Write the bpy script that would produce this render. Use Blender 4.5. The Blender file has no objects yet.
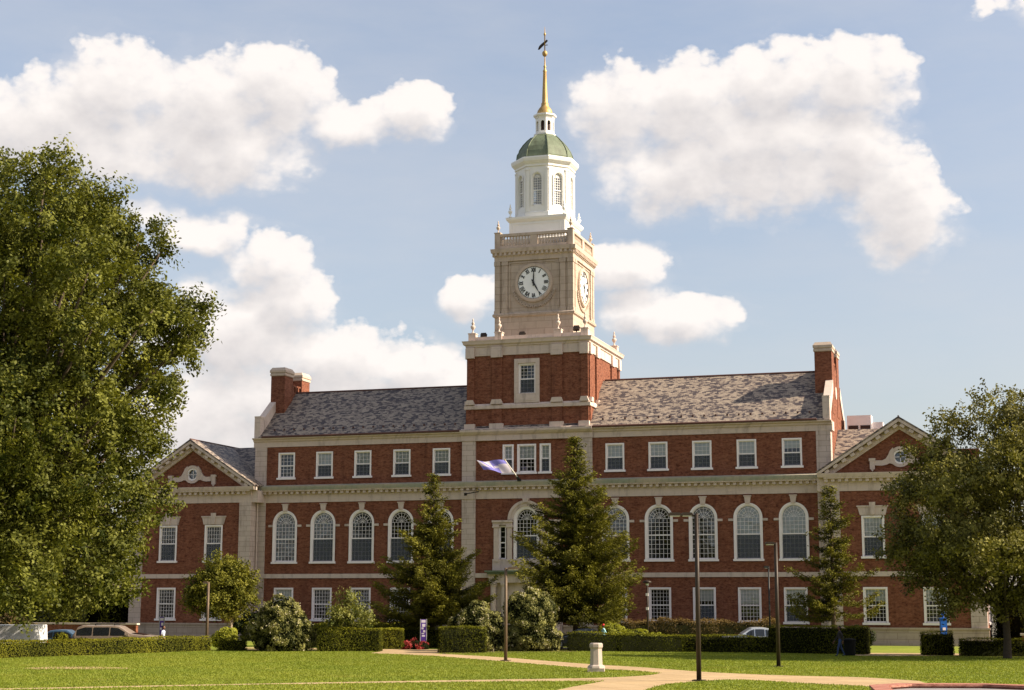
import bpy, math, random
import numpy as np
from mathutils import Vector, Matrix
from mathutils.geometry import tessellate_polygon
R = math.radians
scene = bpy.context.scene
col = scene.collection
PI = math.pi

# ------------------------------------------------------------------ materials
def new_mat(name):
    m = bpy.data.materials.new(name); m.use_nodes = True
    nt = m.node_tree; nt.nodes.clear()
    out = nt.nodes.new('ShaderNodeOutputMaterial')
    return m, nt, out
class N:
    def __init__(s, nt): s.nt = nt
    def node(s, t, **kw):
        n = s.nt.nodes.new(t)
        for k, v in kw.items():
            if k in ('inp',):
                for kk, vv in v.items(): n.inputs[kk].default_value = vv
            else: setattr(n, k, v)
        return n
    def link(s, a, b): s.nt.links.new(a, b)
    def math(s, op, a, b=None, clamp=False):
        n = s.node('ShaderNodeMath', operation=op, use_clamp=clamp)
        for i, x in enumerate((a, b)):
            if x is None: continue
            if isinstance(x, (int, float)): n.inputs[i].default_value = x
            else: s.link(x, n.inputs[i])
        return n.outputs[0]
    def mix(s, fac, a, b, blend='MIX'):
        n = s.node('ShaderNodeMix', data_type='RGBA', blend_type=blend)
        for i, x in ((0, fac), (6, a), (7, b)):
            if isinstance(x, (int, float)): n.inputs[i].default_value = x
            elif isinstance(x, tuple): n.inputs[i].default_value = (*x, 1)
            else: s.link(x, n.inputs[i])
        return n.outputs[2]
    def ramp(s, x, stops):
        n = s.node('ShaderNodeValToRGB'); e = n.color_ramp.elements
        e[0].position, e[1].position = stops[0][0], stops[-1][0]
        while len(e) < len(stops): e.new(.5)
        for i, (p, c) in enumerate(stops):
            e[i].position = p; e[i].color = (*c, 1) if isinstance(c, tuple) else (c, c, c, 1)
        s.link(x, n.inputs[0]); return n.outputs[0]
    def noise(s, vec, scale, detail=3, rough=.55, dim='3D'):
        n = s.node('ShaderNodeTexNoise', inp={'Scale': scale, 'Detail': detail, 'Roughness': rough})
        if vec is not None: s.link(vec, n.inputs['Vector'])
        return n.outputs[0]
    def obj(s): return s.node('ShaderNodeTexCoord').outputs['Object']
    def mapping(s, vec, scale=(1, 1, 1)):
        n = s.node('ShaderNodeMapping'); n.inputs['Scale'].default_value = scale
        s.link(vec, n.inputs['Vector']); return n.outputs[0]
    def wallvec(s, mode='xy'):
        o = s.obj(); sp = s.node('ShaderNodeSeparateXYZ'); s.link(o, sp.inputs[0])
        u = {'xy': lambda: s.math('ADD', sp.outputs[0], sp.outputs[1]), 'x': lambda: sp.outputs[0], 'y': lambda: sp.outputs[1]}[mode]()
        c = s.node('ShaderNodeCombineXYZ'); s.link(u, c.inputs[0]); s.link(sp.outputs[2], c.inputs[1])
        return c.outputs[0]
    def bsdf(s, color, rough=.8, metal=0, spec=.3, bump=None, bstr=.3, bdist=.02):
        b = s.node('ShaderNodeBsdfPrincipled')
        b.inputs['Roughness'].default_value = rough; b.inputs['Metallic'].default_value = metal
        b.inputs['Specular IOR Level'].default_value = spec
        if isinstance(color, tuple): b.inputs['Base Color'].default_value = (*color, 1)
        else: s.link(color, b.inputs['Base Color'])
        if bump is not None:
            bn = s.node('ShaderNodeBump', inp={'Strength': bstr, 'Distance': bdist})
            s.link(bump, bn.inputs['Height']); s.link(bn.outputs[0], b.inputs['Normal'])
        return b
def finish(nt, out, sh): nt.links.new(sh.outputs[0], out.inputs[0])

M = {}
def simple(name, color, rough=.7, metal=0, spec=.3, var=.12, scale=3.0):
    m, nt, out = new_mat(name); n = N(nt)
    v = n.noise(n.obj(), scale, 5)
    c = n.mix(n.math('MULTIPLY', v, 1), tuple(x*(1-var*1.6) for x in color), tuple(min(1, x*(1+var*1.6)) for x in color))
    finish(nt, out, n.bsdf(c, rough, metal, spec, bump=v, bstr=.08)); M[name] = m; return m

def brick_mat(name, c1, c2, mortar, bw=.22, bh=.075, ms=.008):
    m, nt, out = new_mat(name); n = N(nt)
    v = n.wallvec()
    b = n.node('ShaderNodeTexBrick', inp={'Scale': 1, 'Brick Width': bw, 'Row Height': bh, 'Mortar Size': ms, 'Mortar Smooth': .2, 'Bias': 0.0})
    b.inputs['Color1'].default_value = (*c1, 1); b.inputs['Color2'].default_value = (*c2, 1); b.inputs['Mortar'].default_value = (*mortar, 1)
    n.link(v, b.inputs['Vector'])
    # bands of darker headers and weathering that stays with the wall
    v2 = n.mapping(v, (1.3, 3.2, 1))
    big = n.noise(v2, .9, 6, .65)
    sm = n.noise(n.mapping(v, (3.4, 7.0, 1)), 1.0, 5, .8)
    c = n.mix(n.ramp(big, [(.36, 0.0), (.64, 1.0)]), b.outputs[0], (c1[0]*.62, c1[1]*.6, c1[2]*.6))
    c = n.mix(n.ramp(sm, [(.34, .85), (.58, 0.0)]), c, (c2[0]*1.45, c2[1]*1.7, c2[2]*1.9))
    c = n.mix(n.ramp(sm, [(.54, 0.0), (.7, .8)]), c, (c1[0]*.4, c1[1]*.4, c1[2]*.45))
    so_ = n.noise(n.mapping(v, (1.6, .16, 1)), 1.0, 6, .7)      # soot and rain streaks
    c = n.mix(n.ramp(so_, [(.5, 0.0), (.72, .5)]), c, (c1[0]*.42, c1[1]*.5, c1[2]*.6))
    finish(nt, out, n.bsdf(c, .88, spec=.2, bump=b.outputs['Fac'], bstr=.35, bdist=.006)); M[name] = m
brick_mat('brick', (.15, .044, .022), (.205, .068, .034), (.21, .13, .09))
brick_mat('red_paver', (.30, .10, .065), (.36, .15, .1), (.3, .2, .16), .2, .1)

def stone_mat(name, c, joints=True, bw=1.15, bh=.42, stain=.55):
    m, nt, out = new_mat(name); n = N(nt)
    v = n.wallvec()
    base = n.noise(v, 2.2, 6, .6)
    colr = n.mix(base, tuple(x*.84 for x in c), tuple(min(1, x*1.1) for x in c))
    st = n.noise(n.mapping(v, (1.9, .35, 1)), 1.0, 6, .65)      # rain streaks run down
    colr = n.mix(n.ramp(st, [(.52, 0.0), (.74, stain)]), colr, (c[0]*.42, c[1]*.4, c[2]*.38))
    st2 = n.noise(n.mapping(v, (.5, 4.0, 1)), 1.3, 5, .6)
    colr = n.mix(n.ramp(st2, [(.55, 0.0), (.75, stain*.6)]), colr, (c[0]*.55, c[1]*.52, c[2]*.5))
    h = base
    if joints:
        b = n.node('ShaderNodeTexBrick', inp={'Scale': 1, 'Brick Width': bw, 'Row Height': bh, 'Mortar Size': .02, 'Mortar Smooth': .1, 'Bias': 0.0})
        b.inputs['Color1'].default_value = (1, 1, 1, 1); b.inputs['Color2'].default_value = (.9, .89, .88, 1); b.inputs['Mortar'].default_value = (.66, .64, .62, 1)
        n.link(v, b.inputs['Vector']); colr = n.mix(1.0, colr, b.outputs[0], 'MULTIPLY')
    finish(nt, out, n.bsdf(colr, .82, spec=.25, bump=h, bstr=.2)); M[name] = m
stone_mat('stone', (.56, .455, .39), stain=.75)
stone_mat('stone_trim', (.58, .47, .40), joints=False, stain=.75)
stone_mat('clock_stone', (.48, .385, .305), joints=True, bw=1.4, bh=.6, stain=.65)
stone_mat('clock_stone_trim', (.50, .40, .32), joints=False, stain=.8)
stone_mat('plinth_stone', (.45, .36, .28), bw=1.5, bh=.45)
stone_mat('pale_stone', (.40, .335, .285), joints=False, stain=.4)

# slates: mottled rows
def slate_mat(name, mode, cols):
    m, nt, out = new_mat(name); n = N(nt)
    v = n.wallvec(mode)
    wob = n.noise(v, .35, 2)
    b = n.node('ShaderNodeTexBrick', inp={'Scale': 1, 'Brick Width': .30, 'Row Height': .12, 'Mortar Size': .012, 'Mortar Smooth': .1, 'Bias': -.1})
    b.offset = .5
    b.inputs['Color1'].default_value = (0, 0, 0, 1); b.inputs['Color2'].default_value = (1, 1, 1, 1); b.inputs['Mortar'].default_value = (0, 0, 0, 1)
    n.link(v, b.inputs['Vector'])
    # irregular patches several slates wide
    vo = n.node('ShaderNodeTexVoronoi', inp={'Scale': 1.0, 'Randomness': 1.0}); n.link(n.mapping(v, (3.3, 8.5, 1)), vo.inputs['Vector'])
    sp = n.node('ShaderNodeSeparateColor'); n.link(vo.outputs['Color'], sp.inputs[0])
    t = n.math('ADD', n.math('MULTIPLY', b.outputs[0], .5), n.math('MULTIPLY', sp.outputs[0], .55))
    t = n.math('ADD', t, n.math('MULTIPLY', n.math('SUBTRACT', wob, .5), .25))
    c = n.ramp(t, [(.22, cols[0]), (.38, cols[1]), (.46, cols[2]), (.9, cols[3])])
    finish(nt, out, n.bsdf(c, .6, spec=.4, bump=b.outputs[0], bstr=.4, bdist=.02)); M[name] = m
SC = [(.055, .043, .044), (.11, .085, .074), (.24, .19, .148), (.325, .265, .2)]
slate_mat('slate', 'x', SC); slate_mat('slate_side', 'y', SC)

simple('white_paint', (.82, .755, .735), .55, var=.05)
simple('tower_white', (.78, .76, .72), .5, var=.04)
simple('blind', (.60, .61, .58), .9, var=.05)
simple('interior', (.014, .012, .012), .95, var=.5, scale=.6)
simple('gutter', (.10, .045, .035), .6, var=.2)
simple('gold', (.42, .28, .11), .55, metal=.6, var=.15)
simple('black_metal', (.02, .02, .02), .5, var=.2)
simple('dark_bronze', (.035, .025, .018), .5, metal=.3, var=.3)
simple('brown_metal', (.115, .08, .05), .6, metal=.2, var=.3)
simple('clock_white', (.82, .82, .8), .4, var=.02)
simple('pole_white', (.78, .74, .68), .4, var=.03)
simple('grey_metal', (.32, .32, .32), .5, metal=.3, var=.2)
simple('dark_bark', (.05, .038, .028), .95, var=.4, scale=6)
simple('bark', (.09, .066, .046), .95, var=.4, scale=6)
simple('pale_bark', (.30, .24, .17), .9, var=.4, scale=5)
simple('mulch', (.075, .045, .03), .95, var=.5, scale=5)
simple('tyre', (.02, .02, .02), .8)
simple('rim', (.45, .45, .46), .3, metal=.8)
simple('car_white', (.80, .80, .80), .25, spec=.6, var=.02)
simple('car_tan', (.30, .235, .185), .3, metal=.3, spec=.6, var=.03)
simple('car_silver', (.50, .53, .56), .28, metal=.5, spec=.6, var=.02)
simple('car_blue', (.05, .10, .17), .28, metal=.3, spec=.6, var=.02)
simple('car_black', (.03, .035, .04), .25, spec=.6, var=.05)
simple('car_glass', (.012, .014, .016), .06, spec=.7, var=.05)
simple('red_lamp', (.45, .02, .02), .3)
simple('lens', (.75, .8, .82), .2, spec=.6)
simple('banner_purple', (.10, .04, .30), .6, var=.15)
simple('banner_white', (.72, .66, .74), .6, var=.05)
simple('phone_blue', (.02, .12, .48), .35, var=.08)
simple('bin_black', (.008, .008, .008), .8, spec=.1)
simple('skin_dark', (.16, .075, .045), .6)
simple('hair', (.01, .008, .007), .7)
simple('shirt_grey', (.38, .42, .52), .9); simple('shirt_teal', (.35, .62, .66), .9); simple('shirt_black', (.03, .025, .028), .9)
simple('trousers_blue', (.03, .05, .12), .9); simple('trousers_dark', (.03, .03, .035), .9); simple('trousers_orange', (.5, .2, .1), .9)
simple('cap_red', (.5, .02, .03), .8)
for nm_, c_ in (('flag_blue', (.30, .28, .80)), ('flag_white', (.80, .74, .88))):
    m, nt, out = new_mat(nm_); n = N(nt); a_ = n.bsdf(c_, .8); t_ = n.node('ShaderNodeBsdfTranslucent'); t_.inputs[0].default_value = (*c_, 1)
    x_ = n.node('ShaderNodeMixShader'); x_.inputs[0].default_value = .5; n.link(a_.outputs[0], x_.inputs[1]); n.link(t_.outputs[0], x_.inputs[2]); finish(nt, out, x_); M[nm_] = m
simple('vent_dark', (.05, .025, .02), .8)

# old copper
m, nt, out = new_mat('copper'); n = N(nt); v = n.obj()
t = n.noise(v, 1.4, 6, .65); t2 = n.noise(n.mapping(v, (2.2, 2.2, .3)), 1.5, 5)
c = n.mix(n.ramp(t, [(.35, 0.0), (.65, 1.0)]), (.10, .12, .075), (.145, .18, .115))
c = n.mix(n.ramp(t2, [(.5, 0.0), (.75, .5)]), c, (.07, .075, .05))
finish(nt, out, n.bsdf(c, .6, spec=.3, bump=t, bstr=.1)); M['copper'] = m
# copper lined gutter front: stone turned green in patches
m, nt, out = new_mat('green_stone'); n = N(nt); v = n.wallvec()
t = n.noise(n.mapping(v, (.35, 1.2, 1)), 1.0, 5, .6); s = n.noise(n.mapping(v, (3, .6, 1)), 1.2, 5, .6)
c = n.mix(n.ramp(t, [(.38, 0.0), (.6, 1.0)]), (.45, .38, .30), (.30, .315, .255))
c = n.mix(n.ramp(s, [(.5, 0.0), (.75, .5)]), c, (.13, .12, .09))
finish(nt, out, n.bsdf(c, .7, spec=.25)); M['green_stone'] = m

# glass
m, nt, out = new_mat('glass'); n = N(nt)
tr = n.node('ShaderNodeBsdfTransparent'); tr.inputs[0].default_value = (.86, .88, .88, 1)
gl = n.node('ShaderNodeBsdfGlossy'); gl.inputs['Roughness'].default_value = .04; gl.inputs[0].default_value = (.85, .9, 1, 1)
wob = n.noise(n.obj(), 1.6, 2); bn = n.node('ShaderNodeBump', inp={'Strength': .35, 'Distance': .06}); n.link(wob, bn.inputs['Height']); n.link(bn.outputs[0], gl.inputs['Normal'])
fr = n.node('ShaderNodeFresnel', inp={'IOR': 1.5})
mx = n.node('ShaderNodeMixShader'); n.link(n.math('MULTIPLY', fr.outputs[0], 1.7, True), mx.inputs[0]); n.link(tr.outputs[0], mx.inputs[1]); n.link(gl.outputs[0], mx.inputs[2])
finish(nt, out, mx); M['glass'] = m
# insect screen: fine grey mesh one mostly sees through
m, nt, out = new_mat('screen'); n = N(nt)
tr = n.node('ShaderNodeBsdfTransparent'); df = n.node('ShaderNodeBsdfDiffuse'); df.inputs[0].default_value = (.11, .118, .135, 1)
mx = n.node('ShaderNodeMixShader'); mx.inputs[0].default_value = .42; n.link(tr.outputs[0], mx.inputs[1]); n.link(df.outputs[0], mx.inputs[2])
finish(nt, out, mx); M['screen'] = m

# lawn
def lawn_color(n, v):
    a = n.noise(v, .13, 5, .6); b = n.noise(n.mapping(v, (.5, 1.0, 1)), .9, 5, .7); c_ = n.noise(v, 7.0, 3, .7)
    c = n.mix(n.ramp(a, [(.32, 0.0), (.68, 1.0)]), (.155, .20, .022), (.225, .245, .032))
    c = n.mix(n.ramp(b, [(.33, .8), (.56, 0.0)]), c, (.10, .145, .012))
    c = n.mix(n.ramp(c_, [(.5, 0.0), (.8, .5)]), c, (.33, .29, .06))
    wr = n.noise(n.mapping(v, (.16, .5, 1)), 1.0, 6, .68)
    c = n.mix(n.ramp(wr, [(.56, 0.0), (.72, .75)]), c, (.30, .25, .075))
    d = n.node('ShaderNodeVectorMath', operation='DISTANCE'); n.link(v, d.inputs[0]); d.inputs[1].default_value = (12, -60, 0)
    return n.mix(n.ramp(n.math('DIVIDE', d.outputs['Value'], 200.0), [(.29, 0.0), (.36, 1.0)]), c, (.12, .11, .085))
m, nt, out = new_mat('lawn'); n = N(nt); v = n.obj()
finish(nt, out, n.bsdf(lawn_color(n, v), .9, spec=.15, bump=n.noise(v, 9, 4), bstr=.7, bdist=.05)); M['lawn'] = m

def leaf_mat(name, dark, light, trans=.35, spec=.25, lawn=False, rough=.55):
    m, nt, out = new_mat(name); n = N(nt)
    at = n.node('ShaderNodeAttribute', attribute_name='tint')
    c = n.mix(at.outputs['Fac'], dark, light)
    if lawn:
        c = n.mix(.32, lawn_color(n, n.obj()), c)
    b = n.bsdf(c, rough, spec=spec)
    t = n.node('ShaderNodeBsdfTranslucent'); c2 = n.mix(1.0, c, (1.25, 1.2, .55), 'MULTIPLY'); n.link(c2, t.inputs[0])
    mx = n.node('ShaderNodeMixShader'); mx.inputs[0].default_value = trans
    n.link(b.outputs[0], mx.inputs[1]); n.link(t.outputs[0], mx.inputs[2]); finish(nt, out, mx); M[name] = m
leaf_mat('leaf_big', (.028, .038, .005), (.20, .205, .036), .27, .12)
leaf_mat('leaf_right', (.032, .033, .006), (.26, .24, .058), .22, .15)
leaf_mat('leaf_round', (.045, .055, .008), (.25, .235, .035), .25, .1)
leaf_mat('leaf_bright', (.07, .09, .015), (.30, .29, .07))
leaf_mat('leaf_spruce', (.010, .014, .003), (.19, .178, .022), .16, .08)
leaf_mat('leaf_flowering', (.03, .036, .008), (.36, .34, .11), .22, .1)
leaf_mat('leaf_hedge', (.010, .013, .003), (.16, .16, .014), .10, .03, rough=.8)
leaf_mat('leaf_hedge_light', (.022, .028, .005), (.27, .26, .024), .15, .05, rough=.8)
leaf_mat('leaf_yellow', (.22, .24, .02), (.42, .42, .05))
leaf_mat('leaf_red', (.03, .025, .01), (.22, .15, .06), .25, .1)
leaf_mat('leaf_dark', (.01, .016, .003), (.04, .05, .012), .12, .1)
leaf_mat('petal_white', (.36, .33, .2), (.6, .54, .38), .3)
leaf_mat('petal_red', (.25, .02, .025), (.45, .07, .06), .2)
leaf_mat('grass_blade', (.15, .19, .022), (.27, .30, .05), .35, .15, lawn=True)
simple('hedge_core', (.008, .009, .004), 1.0, spec=0, var=.4)

# path: worn buff concrete
m, nt, out = new_mat('path'); n = N(nt); v = n.obj()
a = n.noise(v, .5, 6, .6); b = n.noise(v, 6, 4, .6)
c = n.mix(n.ramp(a, [(.3, 0.0), (.7, 1.0)]), (.40, .285, .155), (.49, .36, .21))
c = n.mix(n.ramp(b, [(.4, .35), (.65, 0.0)]), c, (.30, .20, .09))
bk = n.node('ShaderNodeTexBrick', inp={'Scale': 1, 'Brick Width': 1.8, 'Row Height': 1.8, 'Mortar Size': .03, 'Mortar Smooth': .2}); bk.offset = 0
bk.inputs['Color1'].default_value = (1, 1, 1, 1); bk.inputs['Color2'].default_value = (.88, .88, .9, 1); bk.inputs['Mortar'].default_value = (.5, .48, .45, 1)
mpn = n.node('ShaderNodeMapping'); mpn.inputs['Rotation'].default_value = (0, 0, R(-40)); n.link(v, mpn.inputs['Vector']); n.link(mpn.outputs[0], bk.inputs['Vector'])
c = n.mix(1.0, c, bk.outputs[0], 'MULTIPLY')
st = n.noise(v, 1.3, 6, .7); c = n.mix(n.ramp(st, [(.55, 0.0), (.75, .5)]), c, (.24, .17, .09))
finish(nt, out, n.bsdf(c, .9, spec=.15, bump=b, bstr=.2)); M['path'] = m
m, nt, out = new_mat('dirt'); n = N(nt); v = n.obj()
c = n.mix(n.ramp(n.noise(v, 2.5, 5), [(.35, 0.0), (.6, 1.0)]), (.16, .15, .05), (.42, .29, .16))
finish(nt, out, n.bsdf(c, .95, spec=.1)); M['dirt'] = m
simple('asphalt', (.07, .068, .066), .9, var=.2, scale=2)
simple('grey_paving', (.22, .2, .2), .9, var=.2, scale=1.5)

# ------------------------------------------------------------------ mesh builder
class MB:
    def __init__(s): s.v = []; s.f = []; s.mi = []; s.cur = 0; s.sm = []; s.smooth = False
    def add(s, vs, fs):
        o = len(s.v); s.v += [tuple(p) for p in vs]
        for f in fs: s.f.append([o+i for i in f]); s.mi.append(s.cur); s.sm.append(s.smooth)
        return s
    def box(s, x0, x1, y0, y1, z0, z1):
        return s.add([(x0,y0,z0),(x1,y0,z0),(x1,y1,z0),(x0,y1,z0),(x0,y0,z1),(x1,y0,z1),(x1,y1,z1),(x0,y1,z1)],
              [(0,3,2,1),(4,5,6,7),(0,1,5,4),(1,2,6,5),(2,3,7,6),(3,0,4,7)])
    def prism(s, poly, ax, a0, a1):
        """poly in the plane across axis ax; ax 'x': (y,z), 'y': (x,z), 'z': (x,y)"""
        def P(p, a): return {'x': (a, p[0], p[1]), 'y': (p[0], a, p[1]), 'z': (p[0], p[1], a)}[ax]
        k = len(poly); vs = [P(p, a0) for p in poly]+[P(p, a1) for p in poly]
        tri = tessellate_polygon([[Vector((p[0], p[1], 0)) for p in poly]])
        fs = [tuple(t) for t in tri]+[tuple(i+k for i in t) for t in tri]
        fs += [(i, (i+1) % k, (i+1) % k+k, i+k) for i in range(k)]
        return s.add(vs, fs)
    def mould(s, x0, x1, y0, y1, prof, cap=True):
        """a band round a rectangle: prof = (outset, z) rows from the bottom"""
        vs = []; fs = []
        for o, z in prof: vs += [(x0-o,y0-o,z),(x1+o,y0-o,z),(x1+o,y1+o,z),(x0-o,y1+o,z)]
        for i in range(len(prof)-1):
            for k in range(4): a = i*4+k; b = i*4+(k+1) % 4; fs.append((a, b, b+4, a+4))
        if cap: fs.append((3,2,1,0)); q = (len(prof)-1)*4; fs.append((q,q+1,q+2,q+3))
        return s.add(vs, fs)
    def lathe(s, cx, cy, prof, n=12, ph=0.0, cap=True):
        vs = []; fs = []
        for r, z in prof:
            for k in range(n):
                a = ph+2*PI*k/n; vs.append((cx+r*math.cos(a), cy+r*math.sin(a), z))
        for i in range(len(prof)-1):
            for k in range(n): a = i*n+k; b = i*n+(k+1) % n; fs.append((a, b, b+n, a+n))
        if cap: fs.append(tuple(range(n-1,-1,-1))); q = (len(prof)-1)*n; fs.append(tuple(range(q, q+n)))
        return s.add(vs, fs)
    def tube(s, pts, rad, n=8):
        pts = [Vector(p) for p in pts]; vs = []; fs = []
        for i, p in enumerate(pts):
            d = (pts[min(i+1, len(pts)-1)]-pts[max(i-1, 0)]).normalized()
            u = d.cross(Vector((0,0,1)) if abs(d.z) < .9 else Vector((1,0,0))).normalized(); w = d.cross(u)
            r = rad[i] if hasattr(rad, '__len__') else rad
            for k in range(n): a = 2*PI*k/n; vs.append(p+u*r*math.cos(a)+w*r*math.sin(a))
        for i in range(len(pts)-1):
            for k in range(n): a = i*n+k; b = i*n+(k+1) % n; fs.append((a, b, b+n, a+n))
        fs.append(tuple(range(n-1,-1,-1))); q = (len(pts)-1)*n; fs.append(tuple(range(q, q+n)))
        return s.add(vs, fs)
    def bar(s, p, q, w, y0, y1):
        """flat bar in the xz plane from p to q, width w"""
        d = Vector((q[0]-p[0], q[1]-p[1])); d.normalize(); t = Vector((-d.y, d.x))*w/2
        c = [(p[0]+t.x, p[1]+t.y), (q[0]+t.x, q[1]+t.y), (q[0]-t.x, q[1]-t.y), (p[0]-t.x, p[1]-t.y)]
        return s.add([(a, y0, b) for a, b in c]+[(a, y1, b) for a, b in c], [(0,1,2,3),(7,6,5,4),(0,4,5,1),(1,5,6,2),(2,6,7,3),(3,7,4,0)])
    def ring(s, inner, outer, y0, y1, closed=False):
        k = len(inner); vs = [(a,y0,b) for a,b in inner]+[(a,y0,b) for a,b in outer]+[(a,y1,b) for a,b in inner]+[(a,y1,b) for a,b in outer]; fs = []
        for i in range(k if closed else k-1):
            j = (i+1) % k
            fs += [(i,j,k+j,k+i), (2*k+j,2*k+i,3*k+i,3*k+j), (i,2*k+i,2*k+j,j), (k+i,k+j,3*k+j,3*k+i)]
        if not closed: fs += [(0,k,3*k,2*k), (k-1,2*k-1,4*k-1,3*k-1)]
        return s.add(vs, fs)
    def xf(s, mat, start=0):
        for i in range(start, len(s.v)): s.v[i] = tuple(mat @ Vector(s.v[i]))
        return s
    def build(s, name, mats, parent=None, xf=None, loc=None):
        if xf is not None: s.xf(xf)
        me = bpy.data.meshes.new(name); me.from_pydata(s.v, [], s.f)
        for mt in (mats if isinstance(mats, (list, tuple)) else [mats]): me.materials.append(M[mt])
        me.polygons.foreach_set('material_index', s.mi); me.polygons.foreach_set('use_smooth', s.sm); me.update()
        o = bpy.data.objects.new(name, me); col.objects.link(o)
        if parent: o.parent = parent
        if loc: o.location = loc
        return o
def tag(o, label=None, cat=None, group=None, kind=None):
    for k, v in (('label', label), ('category', cat), ('group', group), ('kind', kind)):
        if v: o[k] = v
    return o
def empty(name, loc=(0,0,0), rz=0, **kw):
    o = bpy.data.objects.new(name, None); col.objects.link(o); o.location = loc; o.rotation_euler = (0,0,rz)
    o.empty_display_size = .3
    return tag(o, **kw)
def circ(cx, cz, r, a0, a1, n): return [(cx+r*math.cos(R(a0+(a1-a0)*i/n)), cz+r*math.sin(R(a0+(a1-a0)*i/n))) for i in range(n+1)]

def quads_obj(name, V, tint, mat, parent=None, extra=None):
    """V: (n,4,3) leaf quads as one mesh, tint: (n,)"""
    n = len(V); me = bpy.data.meshes.new(name)
    ev, ef = (extra.v, extra.f) if extra else ([], [])
    nv = n*4+len(ev)
    co = np.concatenate([V.reshape(-1, 3), np.array(ev, float).reshape(-1, 3)]).astype(np.float32)
    me.vertices.add(nv); me.vertices.foreach_set('co', co.ravel())
    loops = list(range(n*4)); starts = list(range(0, n*4, 4)); tot = [4]*n
    for f in ef: starts.append(len(loops)); tot.append(len(f)); loops += [n*4+i for i in f]
    me.loops.add(len(loops)); me.loops.foreach_set('vertex_index', np.array(loops, np.int32))
    me.polygons.add(len(starts)); me.polygons.foreach_set('loop_start', np.array(starts, np.int32)); me.polygons.foreach_set('loop_total', np.array(tot, np.int32))
    for mt in (mat if isinstance(mat, (list, tuple)) else [mat]): me.materials.append(M[mt])
    if ef: me.polygons.foreach_set('material_index', np.array([0]*n+[1]*len(ef), np.int32))
    me.update(calc_edges=True)
    a = me.attributes.new('tint', 'FLOAT', 'FACE')
    a.data.foreach_set('value', np.concatenate([tint, np.zeros(len(ef))]).astype(np.float32))
    o = bpy.data.objects.new(name, me); col.objects.link(o)
    if parent: o.parent = parent
    return o
def unit(rng, n):
    v = rng.normal(size=(n, 3)); return v/np.linalg.norm(v, axis=1, keepdims=True)
def leaves(rng, C, L, W, axis=None, follow=0.0, up=0.0):
    """diamond leaves centred on C; axis: preferred direction"""
    n = len(C); a = unit(rng, n)
    if axis is not None: a = a*(1-follow)+axis*follow
    a[:, 2] += up; a /= np.linalg.norm(a, axis=1, keepdims=True)+1e-9
    b = np.cross(a, unit(rng, n)); b /= np.linalg.norm(b, axis=1, keepdims=True)+1e-9
    l = (L*rng.uniform(.65, 1.3, (n, 1)))/2; w = (W*rng.uniform(.7, 1.2, (n, 1)))/2
    return np.stack([C-a*l, C+b*w-a*l*.1, C+a*l, C-b*w-a*l*.1], axis=1)

def surf_leaves(rng, C, L, W, Nn, loose=.55):
    """leaves that lie roughly along the surface they cover"""
    n = len(C); nn = Nn/(np.linalg.norm(Nn, axis=1, keepdims=True)+1e-9)+unit(rng, n)*loose
    nn /= np.linalg.norm(nn, axis=1, keepdims=True)+1e-9
    a = np.cross(nn, unit(rng, n)); a /= np.linalg.norm(a, axis=1, keepdims=True)+1e-9; b = np.cross(nn, a)
    l = (L*rng.uniform(.65, 1.3, (n, 1)))/2; w = (W*rng.uniform(.7, 1.2, (n, 1)))/2
    return np.stack([C-a*l, C+b*w, C+a*l, C-b*w], axis=1)

# ------------------------------------------------------------------ camera
CAM = Vector((37.143, -120.302, 3.1)); YAW, PITCH, ROLL, F = -17.701, 9.213, .105, 1580.337
cam = bpy.data.cameras.new('camera'); co = bpy.data.objects.new('camera', cam); col.objects.link(co)
cam.sensor_width = 36; cam.lens = F*36/1024; cam.clip_end = 9000; cam.clip_start = .5
co.matrix_world = Matrix.Translation(CAM) @ Matrix.Rotation(R(-YAW), 4, 'Z') @ Matrix.Rotation(R(90+PITCH), 4, 'X') @ Matrix.Rotation(R(ROLL), 4, 'Z')
scene.camera = co
RH = Vector((math.cos(R(YAW)), -math.sin(R(YAW)), 0)); RIGHT = Vector((RH.x, RH.y, 0)); BACK = Vector((math.sin(R(YAW)), math.cos(R(YAW)), 0))

# ------------------------------------------------------------------ walls and windows
def wall(mb, outline, holes, y, depth=.22):
    """a wall sheet at y facing -y with openings and their reveals"""
    polys = [[Vector((x, z, 0)) for x, z in outline]]+[[Vector((x, z, 0)) for x, z in h] for h in holes]
    flat = [p for pl in polys for p in pl]
    tri = tessellate_polygon(polys)
    mb.add([(p.x, y, p.y) for p in flat], [tuple(t) for t in tri])
    for h in holes:
        k = len(h); mb.add([(x, y, z) for x, z in h]+[(x, y+depth, z) for x, z in h], [(i, (i+1) % k, (i+1) % k+k, i+k) for i in range(k)])
def rect(cx, z0, z1, w): return [(cx-w/2, z0), (cx+w/2, z0), (cx+w/2, z1), (cx-w/2, z1)]
def archp(cx, z0, zs, w, n=18): return [(cx-w/2, z0), (cx+w/2, z0)]+circ(cx, zs, w/2, 0, 180, n)

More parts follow.
